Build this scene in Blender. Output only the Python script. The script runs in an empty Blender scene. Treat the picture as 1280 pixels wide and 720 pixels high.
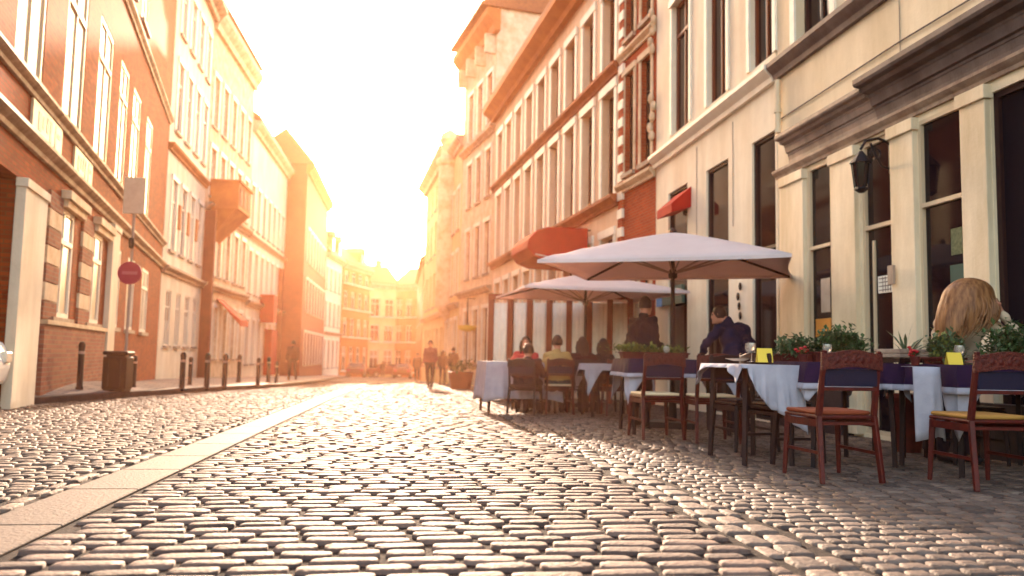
import bpy, bmesh, math, random
import numpy as np
from mathutils import Vector, Matrix
random.seed(7); rng = np.random.default_rng(7)
R = math.radians; PI = math.pi
scn = bpy.context.scene
COL = scn.collection

# ------------------------------------------------------------------ camera
F = 1000.0; CAMZ = 0.75
YAW, PITCH, ROLL = R(7.63), R(4.9), R(1.15)
fwd = Vector((math.sin(YAW)*math.cos(PITCH), math.cos(YAW)*math.cos(PITCH), math.sin(PITCH)))
rt0 = Vector((math.cos(YAW), -math.sin(YAW), 0)); up0 = rt0.cross(fwd)
rt = rt0*math.cos(ROLL) + up0*math.sin(ROLL); up = rt.cross(fwd)
CAM = Vector((0, 0, CAMZ))
cd = bpy.data.cameras.new('camera'); cam = bpy.data.objects.new('camera', cd); COL.objects.link(cam)
cam.matrix_world = Matrix.Translation(CAM) @ Matrix((rt, up, -fwd)).transposed().to_4x4()
cd.lens = F/1280*36; cd.sensor_width = 36; cd.clip_start = 0.05; cd.clip_end = 3000
cd.dof.use_dof = True; cd.dof.focus_distance = 5.2; cd.dof.aperture_fstop = 1.7
scn.camera = cam

def ray(px, py): return (fwd*F + rt*(px-640) + up*(360-py)).normalized()
def W(x, d): return (0.991*x, 1.009*d - 0.133*x)          # sideways and depth as read off the photo -> ground plan
def gz(x, y):
    s = -0.013*y if y < 20 else -0.26 - 0.022*(y-20)
    return s
def ghit(px, py, lift=0.0):
    d = ray(px, py); t = 1.0
    for i in range(6000):
        p = CAM + d*t
        if p.z <= gz(p.x, p.y) + lift: return p
        t += 0.02
    return p

# ------------------------------------------------------------------ mesh helper
def tag(o, label=None, cat=None, group=None, kind=None):
    if label: o['label'] = label
    if cat: o['category'] = cat
    if group: o['group'] = group
    if kind: o['kind'] = kind
    return o
def thing(name, loc, rz=0, label=None, cat=None, group=None):
    o = bpy.data.objects.new(name, None); COL.objects.link(o)
    o.location = loc; o.rotation_euler = (0, 0, rz); o.empty_display_size = .2
    return tag(o, label, cat, group)
class MB:
    def __init__(s): s.v = []; s.f = []; s.mi = []; s.m = 0
    def add(s, vs, fs):
        b = len(s.v); s.v += [tuple(v) for v in vs]
        for f in fs: s.f.append(tuple(i+b for i in f)); s.mi.append(s.m)
        return s
    def box(s, x0, x1, y0, y1, z0, z1):
        return s.add([(x0,y0,z0),(x1,y0,z0),(x1,y1,z0),(x0,y1,z0),(x0,y0,z1),(x1,y0,z1),(x1,y1,z1),(x0,y1,z1)],
                     [(0,3,2,1),(4,5,6,7),(0,1,5,4),(1,2,6,5),(2,3,7,6),(3,0,4,7)])
    def beam(s, a, b, w, h, w2=None, h2=None):
        a = Vector(a); b = Vector(b); d = (b-a).normalized()
        r = d.cross(Vector((0,0,1)))
        if r.length < 1e-3: r = Vector((1,0,0))
        r.normalize(); u = r.cross(d)
        w2 = w if w2 is None else w2; h2 = h if h2 is None else h2
        vs = [p + r*sx*ww/2 + u*sy*hh/2 for p, ww, hh in ((a,w,h),(b,w2,h2)) for sx, sy in ((-1,-1),(1,-1),(1,1),(-1,1))]
        return s.add(vs, [(0,3,2,1),(4,5,6,7),(0,1,5,4),(1,2,6,5),(2,3,7,6),(3,0,4,7)])
    def tube(s, pts, rad, n=8, cap=True):
        pts = [Vector(p) for p in pts]
        if not hasattr(rad, '__len__'): rad = [rad]*len(pts)
        vs = []; fs = []; ref = None
        for i, p in enumerate(pts):
            d = (pts[min(i+1,len(pts)-1)] - pts[max(i-1,0)]).normalized()
            if ref is None:
                ref = d.cross(Vector((0,0,1)));
                if ref.length < 1e-2: ref = Vector((1,0,0))
            r = (ref - d*ref.dot(d)).normalized(); u = d.cross(r); ref = r
            for k in range(n):
                a = 2*PI*k/n; vs.append(p + (r*math.cos(a)+u*math.sin(a))*rad[i])
        for i in range(len(pts)-1):
            for k in range(n):
                k2 = (k+1) % n; fs.append((i*n+k, i*n+k2, (i+1)*n+k2, (i+1)*n+k))
        if cap: fs += [tuple(range(n))[::-1], tuple(range((len(pts)-1)*n, len(pts)*n))]
        return s.add(vs, fs)
    def lathe(s, prof, n=20, c=(0,0,0)):
        return s.tube([(c[0],c[1],c[2]+z) for r, z in prof], [max(r,.0005) for r, z in prof], n)
    def prism(s, poly, x0, x1):               # poly in (y, z), extruded along x
        n = len(poly)
        vs = [(x0,y,z) for y, z in poly] + [(x1,y,z) for y, z in poly]
        fs = [(i,(i+1)%n,n+(i+1)%n,n+i) for i in range(n)] + [tuple(range(n))[::-1], tuple(range(n,2*n))]
        return s.add(vs, fs)
    def ball(s, c, r, n=10, m=7):
        rx, ry, rz_ = r if hasattr(r,'__len__') else (r,r,r)
        vs = [(c[0]+rx*math.sin(PI*j/m)*math.cos(2*PI*k/n), c[1]+ry*math.sin(PI*j/m)*math.sin(2*PI*k/n), c[2]+rz_*math.cos(PI*j/m)) for j in range(m+1) for k in range(n)]
        fs = [(j*n+k, (j+1)*n+k, (j+1)*n+(k+1)%n, j*n+(k+1)%n) for j in range(m) for k in range(n)]
        return s.add(vs, fs)
    def mesh(s, name, mats, smooth=False):
        me = bpy.data.meshes.new(name); me.from_pydata(s.v, [], s.f)
        for m in (mats if isinstance(mats,(list,tuple)) else [mats]): me.materials.append(m)
        me.polygons.foreach_set('material_index', s.mi)
        bm = bmesh.new(); bm.from_mesh(me); bmesh.ops.recalc_face_normals(bm, faces=bm.faces); bm.to_mesh(me); bm.free()
        if smooth:
            me.polygons.foreach_set('use_smooth', [True]*len(me.polygons)); me.set_sharp_from_angle(angle=R(40))
        me.update(); return me
    def build(s, name, mats, parent=None, smooth=False, bevel=0):
        o = bpy.data.objects.new(name, s.mesh(name, mats, smooth)); COL.objects.link(o)
        if parent: o.parent = parent
        if bevel:
            b = o.modifiers.new('bevel','BEVEL'); b.width = bevel; b.segments = 2; b.limit_method = 'ANGLE'
        return o
def inst(src, name, parent, loc=(0,0,0)):
    o = bpy.data.objects.new(name, src); COL.objects.link(o); o.parent = parent; o.location = loc; return o
def copy_tree(o, parent=None):
    c = o.copy(); COL.objects.link(c); c.parent = parent
    for ch in list(o.children): copy_tree(ch, c)
    return c

# ------------------------------------------------------------------ materials
def mat(name, col, rough=.7, col2=None, scale=3.0, bump=0.0, bscale=40, metal=0, spec=.16, streak=False, detail=6, sheen=0):
    m = bpy.data.materials.new(name); m.use_nodes = True; nt = m.node_tree; N = nt.nodes; L = nt.links
    b = N['Principled BSDF']; b.inputs['Roughness'].default_value = rough; b.inputs['Metallic'].default_value = metal
    b.inputs['Specular IOR Level'].default_value = spec; b.inputs['Base Color'].default_value = (*col, 1)
    tc = N.new('ShaderNodeTexCoord')
    if col2 or bump:
        mp = N.new('ShaderNodeMapping'); L.new(tc.outputs['Object'], mp.inputs['Vector'])
        if streak: mp.inputs['Scale'].default_value = (1, 1, .18)
    if col2:
        n = N.new('ShaderNodeTexNoise'); n.inputs['Scale'].default_value = scale; n.inputs['Detail'].default_value = detail
        n.inputs['Roughness'].default_value = .65
        L.new(mp.outputs[0], n.inputs['Vector'])
        r = N.new('ShaderNodeValToRGB'); r.color_ramp.elements[0].position = .35; r.color_ramp.elements[1].position = .68
        r.color_ramp.elements[0].color = (*col2, 1); r.color_ramp.elements[1].color = (*col, 1)
        L.new(n.outputs['Fac'], r.inputs['Fac']); L.new(r.outputs[0], b.inputs['Base Color'])
    if streak:
        n3 = N.new('ShaderNodeTexNoise'); n3.inputs['Scale'].default_value = .55; n3.inputs['Detail'].default_value = 9; n3.inputs['Roughness'].default_value = .72
        L.new(tc.outputs['Object'], n3.inputs['Vector'])
        m3 = N.new('ShaderNodeMapRange'); m3.inputs['From Min'].default_value = .3; m3.inputs['From Max'].default_value = .6; m3.inputs['To Min'].default_value = .80; m3.inputs['To Max'].default_value = 1.0
        L.new(n3.outputs['Fac'], m3.inputs['Value']); x3 = N.new('ShaderNodeMix'); x3.data_type = 'RGBA'; x3.blend_type = 'MULTIPLY'; x3.inputs['Factor'].default_value = 1
        L.new(r.outputs[0], x3.inputs['A']); L.new(m3.outputs[0], x3.inputs['B']); L.new(x3.outputs['Result'], b.inputs['Base Color'])
    if bump:
        n2 = N.new('ShaderNodeTexNoise'); n2.inputs['Scale'].default_value = bscale; n2.inputs['Detail'].default_value = 5
        L.new(tc.outputs['Object'], n2.inputs['Vector'])
        bp = N.new('ShaderNodeBump'); bp.inputs['Strength'].default_value = bump; bp.inputs['Distance'].default_value = .02
        L.new(n2.outputs['Fac'], bp.inputs['Height']); L.new(bp.outputs[0], b.inputs['Normal'])
    if sheen: b.inputs['Sheen Weight'].default_value = sheen
    return m
def brick_mat(name, c1, c2, mortar, w=.22, h=.07, axis='xz', msize=.008, bump=.5, rough=.85):
    m = mat(name, c1, rough, spec=.06); nt = m.node_tree; N = nt.nodes; L = nt.links; b = N['Principled BSDF']
    tc = N.new('ShaderNodeTexCoord'); sp = N.new('ShaderNodeSeparateXYZ'); cb = N.new('ShaderNodeCombineXYZ')
    L.new(tc.outputs['Object'], sp.inputs[0])
    if axis == 'xz':
        ad = N.new('ShaderNodeMath'); ad.operation = 'ADD'; L.new(sp.outputs[0], ad.inputs[0]); L.new(sp.outputs[1], ad.inputs[1])
        L.new(ad.outputs[0], cb.inputs[0]); L.new(sp.outputs[2], cb.inputs[1])
    else:
        L.new(sp.outputs[0], cb.inputs[0]); L.new(sp.outputs[1], cb.inputs[1])
    br = N.new('ShaderNodeTexBrick'); br.inputs['Scale'].default_value = 1; br.inputs['Brick Width'].default_value = w
    br.inputs['Row Height'].default_value = h; br.inputs['Mortar Size'].default_value = msize
    br.inputs['Color1'].default_value = (*c1,1); br.inputs['Color2'].default_value = (*c2,1); br.inputs['Mortar'].default_value = (*mortar,1)
    L.new(cb.outputs[0], br.inputs['Vector'])
    n = N.new('ShaderNodeTexNoise'); n.inputs['Scale'].default_value = 1.3; n.inputs['Detail'].default_value = 7
    L.new(tc.outputs['Object'], n.inputs['Vector'])
    mr = N.new('ShaderNodeMapRange'); mr.inputs['To Min'].default_value = .65; mr.inputs['To Max'].default_value = 1.25; L.new(n.outputs['Fac'], mr.inputs['Value'])
    mx = N.new('ShaderNodeMix'); mx.data_type = 'RGBA'; mx.blend_type = 'MULTIPLY'; mx.inputs['Factor'].default_value = 1
    L.new(br.outputs['Color'], mx.inputs['A']); L.new(mr.outputs[0], mx.inputs['B']); L.new(mx.outputs['Result'], b.inputs['Base Color'])
    bp = N.new('ShaderNodeBump'); bp.invert = True; bp.inputs['Strength'].default_value = bump; bp.inputs['Distance'].default_value = .01
    L.new(br.outputs['Fac'], bp.inputs['Height']); L.new(bp.outputs[0], b.inputs['Normal'])
    return m
def stone_mat(name, dark, light, rough):
    m = mat(name, light, rough, spec=.2); nt = m.node_tree; N = nt.nodes; L = nt.links; b = N['Principled BSDF']
    at = N.new('ShaderNodeAttribute'); at.attribute_name = 'tone'
    tc = N.new('ShaderNodeTexCoord'); n = N.new('ShaderNodeTexNoise'); n.inputs['Scale'].default_value = 26; n.inputs['Detail'].default_value = 8
    n.inputs['Roughness'].default_value = .7; L.new(tc.outputs['Object'], n.inputs['Vector'])
    ad = N.new('ShaderNodeMath'); ad.operation = 'MULTIPLY_ADD'; ad.inputs[1].default_value = .8; L.new(n.outputs['Fac'], ad.inputs[0]); L.new(at.outputs['Fac'], ad.inputs[2])
    r = N.new('ShaderNodeValToRGB'); r.color_ramp.elements[0].position = .2; r.color_ramp.elements[1].position = 1.0
    r.color_ramp.elements[0].color = (*dark,1); r.color_ramp.elements[1].color = (*light,1)
    L.new(ad.outputs[0], r.inputs[0]); L.new(r.outputs[0], b.inputs['Base Color'])
    mr = N.new('ShaderNodeMapRange'); mr.inputs['To Min'].default_value = rough-.13; mr.inputs['To Max'].default_value = rough+.15
    L.new(n.outputs['Fac'], mr.inputs['Value']); L.new(mr.outputs[0], b.inputs['Roughness'])
    n2 = N.new('ShaderNodeTexNoise'); n2.inputs['Scale'].default_value = 45; n2.inputs['Detail'].default_value = 6; L.new(tc.outputs['Object'], n2.inputs['Vector'])
    bp = N.new('ShaderNodeBump'); bp.inputs['Strength'].default_value = .7; bp.inputs['Distance'].default_value = .012
    L.new(n2.outputs['Fac'], bp.inputs['Height']); L.new(bp.outputs[0], b.inputs['Normal'])
    return m

M = {}
M['joint'] = mat('joint_dirt', (.010,.006,.006), 1.0, (.022,.015,.013), 20, .6, 60, spec=.1)
M['sett'] = stone_mat('basalt_sett', (.036,.021,.017), (.150,.090,.068), .78)
M['sett_left'] = stone_mat('granite_sett', (.042,.026,.020), (.155,.10,.070), .76)
M['sett_right'] = stone_mat('porphyry_sett', (.034,.023,.020), (.15,.103,.080), .72)
M['strip'] = stone_mat('pale_channel', (.05,.033,.025), (.12,.080,.058), .85)
M['far_setts'] = brick_mat('far_setts', (.2,.16,.12), (.13,.10,.08), (.03,.02,.02), .22, .14, 'xy', .012)
M['paving'] = brick_mat('pavement_slabs', (.26,.20,.17), (.2,.155,.13), (.07,.05,.05), .4, .3, 'xy', .01)
M['kerb'] = mat('kerb_stone', (.05,.035,.035), .7, (.03,.02,.02), 5, .3)
M['cream'] = mat('cream_render', (.76,.63,.44), .8, (.60,.47,.30), 1.6, .2, 30, streak=True)
M['cream2'] = mat('painted_pilaster', (.76,.63,.45), .6, (.56,.43,.27), 3.0, .15, 30, streak=True)
M['white'] = mat('white_render', (.82,.73,.57), .8, (.66,.54,.38), 1.3, .2, 25, streak=True)
M['white2'] = mat('white_paint', (.78,.72,.60), .55, (.68,.6,.48), 3)
M['stone'] = mat('dressed_stone', (.72,.58,.40), .85, (.50,.34,.20), 2.2, .4, 18)
M['brick'] = brick_mat('red_brick', (.30,.042,.007), (.19,.024,.005), (.17,.05,.015))
M['redbrick'] = brick_mat('deep_red_brick', (.40,.05,.012), (.27,.03,.01), (.30,.10,.05))
M['peach'] = mat('peach_render', (.82,.62,.43), .85, (.66,.42,.25), 1.2, .2, 25, streak=True)
M['rust'] = mat('rust_moulding', (.40,.12,.045), .8, (.26,.07,.03), 3, .2)
M['brick2'] = brick_mat('brown_brick', (.33,.12,.07), (.22,.07,.05), (.25,.17,.12), .24, .08)
M['orange'] = mat('ochre_render', (.46,.15,.04), .85, (.34,.10,.03), 1.5, .2)
M['dkred'] = mat('oxblood_render', (.17,.028,.016), .8, (.11,.018,.012), 1.5, .2)
M['yellow'] = mat('sand_render', (.66,.52,.26), .85, (.52,.38,.18), .9, .2)
M['trim'] = mat('weathered_moulding', (.44,.34,.25), .7, (.24,.16,.12), 4, .3, streak=True)
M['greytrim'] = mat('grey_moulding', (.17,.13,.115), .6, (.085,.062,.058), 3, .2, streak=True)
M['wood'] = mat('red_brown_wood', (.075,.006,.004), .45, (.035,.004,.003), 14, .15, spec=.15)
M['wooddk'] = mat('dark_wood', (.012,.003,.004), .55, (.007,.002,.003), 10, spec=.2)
M['carve'] = mat('carved_wood', (.11,.018,.01), .45, (.035,.006,.005), 60, .9, 60)
M['frame'] = mat('painted_frame', (.52,.40,.26), .5)
M['framedk'] = mat('dark_frame', (.02,.008,.008), .5)
M['framebr'] = mat('brown_frame', (.13,.028,.01), .5)
M['pane'] = mat('window_glass', (.004,.003,.006), .06, spec=.16)
M['paneb'] = mat('brown_window_glass', (.11,.022,.008), .25, (.04,.009,.005), 1.5)
M['palepane'] = mat('sky_and_curtain_glass', (.64,.51,.34), .3, (.52,.40,.26), 2, streak=True)  # cream stands for reflected sky as well as curtains, put into the pane colour
M['black'] = mat('black_interior', (.002,.0015,.005), .8, spec=.1)
M['roof'] = mat('slate_roof', (.10,.06,.05), .6, (.16,.09,.06), 6, .3)
M['tile'] = mat('tile_roof', (.32,.12,.05), .8, (.22,.08,.04), 8, .5)
M['trimlit'] = mat('lit_grey_moulding', (.30,.23,.19), .55, (.15,.11,.095), 3, .2, streak=True)  # grey moulding again, with the light on that cornice run put into the colour
M['navypad'] = mat('navy_back_pad', (.007,.005,.018), .7, (.008,.006,.02), 12, .2, 80)
M['plinth'] = mat('under_table_shade', (.022,.016,.024), .6, (.012,.009,.014), 12)  # near-black colour that paints the shade under the tables
M['blind'] = mat('roller_blind', (.42,.26,.15), .8, (.34,.2,.11), 4)
M['iron'] = mat('black_iron', (.008,.006,.008), .5, bump=.2)
M['boll'] = mat('bollard_paint', (.005,.002,.005), .6, (.009,.004,.007), 9)
M['bin'] = mat('bin_metal', (.009,.002,.004), .65, (.005,.001,.002), 6)
M['signred'] = mat('sign_red', (.26,.003,.045), .5)
M['signbar'] = mat('sign_bar', (.62,.30,.36), .5)
M['signback'] = mat('pale_plate', (.52,.42,.32), .6, (.44,.34,.25), 5)
M['pole'] = mat('galvanised_pole', (.30,.22,.18), .5)
M['canvas'] = mat('white_canvas', (.70,.60,.58), .9, (.58,.48,.47), 1.2, .15, 60)
nt_ = M['canvas'].node_tree; tr_ = nt_.nodes.new('ShaderNodeBsdfTranslucent'); tr_.inputs['Color'].default_value = (.72,.5,.44,1); ms_ = nt_.nodes.new('ShaderNodeMixShader'); ms_.inputs[0].default_value = .3
nt_.links.new(nt_.nodes['Principled BSDF'].outputs[0], ms_.inputs[1]); nt_.links.new(tr_.outputs[0], ms_.inputs[2]); nt_.links.new(ms_.outputs[0], nt_.nodes['Material Output'].inputs['Surface'])
M['canvasred'] = mat('red_awning_cloth', (.42,.010,.006), .85, (.32,.007,.005), 3)
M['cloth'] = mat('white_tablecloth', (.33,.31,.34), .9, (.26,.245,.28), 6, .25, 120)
M['purple'] = mat('purple_topcloth', (.019,.005,.026), .9, (.013,.004,.019), 8, .25, 120)
M['navy'] = mat('navy_topcloth', (.010,.007,.028), .9, (.007,.006,.02), 8, .25, 120)
M['padorange'] = mat('orange_seat_pad', (.16,.032,.012), .7)
M['padyellow'] = mat('yellow_seat_pad', (.30,.15,.035), .7)
M['padcream'] = mat('cream_seat_pad', (.60,.46,.28), .7)
M['yellowcard'] = mat('yellow_card', (.58,.40,.05), .7)
M['terracotta'] = mat('planter_terracotta', (.10,.014,.01), .7, (.05,.008,.007), 10, .3)
def leafm(n, a, b):
    m = mat(n, a, .55, b, 30); m.node_tree.nodes['Principled BSDF'].inputs['Subsurface Weight'].default_value = 0; return m
M['leaf'] = leafm('green_leaves', (.06,.10,.03), (.02,.04,.012))
M['leaf2'] = leafm('yellow_green_leaves', (.20,.20,.045), (.08,.10,.025))
M['leafgrey'] = leafm('grey_green_leaves', (.12,.15,.075), (.04,.06,.028))
M['redflower'] = mat('red_petals', (.28,.008,.012), .6)
M['skin'] = mat('skin', (.46,.20,.13), .55, (.40,.16,.10), 12)
M['hairdk'] = mat('dark_hair', (.022,.009,.007), .45, (.04,.016,.01), 40, .6, 90)
M['carwhite'] = mat('white_car_paint', (.75,.72,.66), .25, spec=.5)
M['cardark'] = mat('maroon_car_paint', (.12,.02,.015), .3)
M['rubber'] = mat('tyre_rubber', (.02,.018,.018), .8)
M['chrome'] = mat('rim_metal', (.5,.47,.42), .3, metal=1)
M['lens'] = mat('lamp_lens', (.7,.6,.45), .15, spec=.5)
M['paper'] = mat('white_paper', (.72,.68,.58), .8)
M['glassjar'] = mat('drinking_glass', (.75,.68,.6), .08, spec=.8); M['glassjar'].node_tree.nodes['Principled BSDF'].inputs['Transmission Weight'].default_value = .8
M['board'] = mat('orange_board', (.62,.26,.05), .7)
M['greenboard'] = mat('dark_green_board', (.03,.075,.06), .6)
M['blueboard'] = mat('blue_board', (.08,.22,.42), .6)
def hair_mat(name, a, b):
    m = mat(name, a, .42); nt = m.node_tree; N = nt.nodes; L = nt.links; p = N['Principled BSDF']
    tc = N.new('ShaderNodeTexCoord'); mp = N.new('ShaderNodeMapping'); mp.inputs['Scale'].default_value = (38, 38, 3); L.new(tc.outputs['Object'], mp.inputs[0])
    n = N.new('ShaderNodeTexNoise'); n.inputs['Scale'].default_value = 1; n.inputs['Detail'].default_value = 4; L.new(mp.outputs[0], n.inputs['Vector'])
    r = N.new('ShaderNodeValToRGB'); r.color_ramp.elements[0].position = .35; r.color_ramp.elements[1].position = .65
    r.color_ramp.elements[0].color = (*b,1); r.color_ramp.elements[1].color = (*a,1); L.new(n.outputs['Fac'], r.inputs[0]); L.new(r.outputs[0], p.inputs['Base Color'])
    bp = N.new('ShaderNodeBump'); bp.inputs['Strength'].default_value = .35; bp.inputs['Distance'].default_value = .006; L.new(n.outputs['Fac'], bp.inputs['Height']); L.new(bp.outputs[0], p.inputs['Normal'])
    return m
M['hairbl'] = hair_mat('chestnut_blond_hair', (.25,.110,.042), (.11,.042,.016))

# ------------------------------------------------------------------ ground, roads
def grid_sheet(name, xs, ys, off, m, zf=None):
    vs = [(x, y, (gz(x,y) if zf is None else zf(x,y)) + off) for y in ys for x in xs]
    n = len(xs); fs = [(j*n+i, j*n+i+1, (j+1)*n+i+1, (j+1)*n+i) for j in range(len(ys)-1) for i in range(n-1)]
    b = MB(); b.add(vs, fs); o = b.build(name, m); tag(o, kind='structure'); return o
YS = [-60,-20] + list(range(-4, 130, 4)) + [160, 220, 300, 400, 600]
grid_sheet('ground', [-400,-60,-20,0,20,60,400], YS, -.015, M['joint'])
kp = [ghit(px, py) for px, py in ((0,508),(160,497),(320,486),(362,483),(405,477))]
KY = [0, 8] + [p.y for p in kp] + [60, 130]
KX = [kp[0].x+.9, kp[0].x+.35] + [p.x for p in kp] + [kp[-1].x-.6, kp[-1].x-2.4]
def kx(y): return float(np.interp(y, KY, KX))

def setts(name, x0f, x1f, y0, y1, dy, wmin, wmax, joint, m, rough_h=.006, skew=0.0, near=7.0, longi=False):
    V = []; Fc = []; T = []; base = 0
    y = y0
    while y < y1:
        far = y > 22
        h = dy*(1 if not far else 1.0)
        x = x0f(y) - random.random()*wmax; xe = x1f(y)
        while x < xe:
            w = random.uniform(wmin, wmax)
            a = max(x, x0f(y)); b_ = min(x+w, xe)
            x += w
            if b_-a < wmin*.45: continue
            nu = (-1,-.95,-.6,.6,.95,1) if y < near else (-1,-.87,.87,1)
            n = len(nu)
            cx = (a+b_)/2; cy = y+h/2 + skew*(cx) + random.uniform(-1,1)*.005
            hx = (b_-a-joint*random.uniform(.7,1.4))/2; hy = (h-joint*random.uniform(.7,1.4))/2
            dz = random.gauss(0, rough_h*.5); fl = 0 if joint < .01 else 1; tx = random.gauss(0,.009)*fl; ty = random.gauss(0,.010)*fl; ro = random.gauss(0,.018)*fl
            tone = random.random()*.55-.1
            sl = -.013 if cy < 20 else -.022; g0 = gz(cx, cy)
            pinch = random.uniform(.90,1.0)
            for v in nu:
                for u in nu:
                    cr = 1 - .10*(abs(u)**6)*(abs(v)**6)*2
                    lx = u*hx*cr*(1 if v < 0 else pinch); ly = v*hy*cr
                    e = max(abs(u),abs(v))
                    z = -.030 if e == 1 else (-.004 if e > .8 else 0) if n == 6 else 0
                    z += random.gauss(0, .0015) if e < .9 else 0
                    V.append((cx+lx-ly*ro, cy+ly+lx*ro, g0 + sl*ly + z + dz + tx*lx + ty*ly))
                    T.append(tone)
            for j in range(n-1):
                for i in range(n-1):
                    q = base+j*n+i; Fc.append((q, q+1, q+n+1, q+n))
            base += n*n
        y += h
    me = bpy.data.meshes.new(name)
    me.vertices.add(len(V)); me.vertices.foreach_set('co', np.array(V, dtype=np.float32).ravel())
    me.loops.add(len(Fc)*4); me.loops.foreach_set('vertex_index', np.array(Fc, dtype=np.int32).ravel())
    me.polygons.add(len(Fc)); me.polygons.foreach_set('loop_start', np.arange(0, len(Fc)*4, 4, dtype=np.int32))
    me.polygons.foreach_set('loop_total', np.full(len(Fc), 4, dtype=np.int32))
    me.polygons.foreach_set('use_smooth', np.ones(len(Fc), dtype=bool))
    me.update(calc_edges=True)
    at = me.attributes.new('tone', 'FLOAT', 'POINT'); at.data.foreach_set('value', np.array(T, dtype=np.float32))
    me.materials.append(m)
    o = bpy.data.objects.new(name, me); COL.objects.link(o); tag(o, kind='structure'); return o
YE = 48
setts('road', lambda y: -1.49, lambda y: 1.5, 1.2, YE, .122, .18, .30, .015, M['sett'], .004)
b = MB(); y = 1.0
while y < YE:
    L_ = random.uniform(.8, 1.1); y2 = y+L_-.012; za, zb = gz(0,y)+.001, gz(0,y2)+.001
    x0, x1 = -1.89, -1.51; e = .006
    b.add([(x0,y,za-.03),(x1,y,za-.03),(x1,y2,zb-.03),(x0,y2,zb-.03),(x0,y,za-e),(x1,y,za-e),(x1,y2,zb-e),(x0,y2,zb-e),(x0+e,y+e,za),(x1-e,y+e,za),(x1-e,y2-e,zb),(x0+e,y2-e,zb)],
          [(0,1,5,4),(1,2,6,5),(2,3,7,6),(3,0,4,7),(4,5,9,8),(5,6,10,9),(6,7,11,10),(7,4,8,11),(8,9,10,11)]); y += L_
o = b.build('road_channel', M['strip']); tag(o, kind='structure'); at_ = o.data.attributes.new('tone','FLOAT','POINT')
at_.data.foreach_set('value', np.repeat(rng.random(len(o.data.vertices)//12)*.3+.1, 12).astype(np.float32))
setts('road_edge_left', lambda y: -2.05, lambda y: -1.91, 1.2, YE, .24, .12, .13, .016, M['sett_left'])
setts('road_left', lambda y: kx(y), lambda y: -2.07, 1.2, YE, .115, .12, .22, .016, M['sett_left'], .005)
setts('road_edge_right', lambda y: 1.52, lambda y: 1.80, 1.2, YE, .22, .13, .14, .012, M['sett_right'], .004)
setts('terrace_paving', lambda y: 1.82, lambda y: 5.6, .4, YE-1, .118, .09, .145, .012, M['sett_right'], .004, skew=.09)
b = MB(); ys = [YE-.6, 60, 75, 90, 110, 125]
for i in range(len(ys)-1):
    a, c = ys[i], ys[i+1]
    b.add([(-12,a,gz(0,a)+.002),(7,a,gz(0,a)+.002),(7,c,gz(0,c)+.002),(-12,c,gz(0,c)+.002)], [(0,1,2,3)])
tag(b.build('road_far', M['far_setts']), kind='structure')
# pavement on the left with its kerb
def pz(x, y):
    if x > kx(y): return gz(x, y)
    r = float(np.interp(y, [0, 15, 24], [.24, .24, .03])); return gz(x, y)+.12+r*min(1, max(0, (kx(y)-.16-x)/1.2))
def phit(px, py):
    d = ray(px, py); t = 2.0
    for i in range(4000):
        p = CAM + d*t
        if p.z <= pz(p.x, p.y): return p
        t += 0.02
    return p
b = MB(); k = MB(); ys = [1, 4, 6, 8, 10, 12, 14, 16, 18, 20, 22, 25, 28, 32, 36, 42, 50, 60, 75, 90]
PXS = (.16, .55, .95, 1.4, 2.5, 16)
for i in range(len(ys)-1):
    a, c = ys[i], ys[i+1]
    for q in range(len(PXS)-1):
        P = [(kx(y)-dx, y, pz(kx(y)-dx, y)) for y, dx in ((a,PXS[q+1]),(a,PXS[q]),(c,PXS[q]),(c,PXS[q+1]))]
        b.add(P, [(0,1,2,3)])
    A = [(kx(y)-dx, y, gz(0,y)+z) for y in (a, c) for dx, z in ((.16,.124),(.015,.124),(0,.105),(0,-.05),(.16,-.05))]
    k.add(A, [(j, (j+1)%5, 5+(j+1)%5, 5+j) for j in range(5)])
tag(b.build('pavement', M['paving']), kind='structure'); tag(k.build('kerb', M['kerb']), kind='structure')

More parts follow.
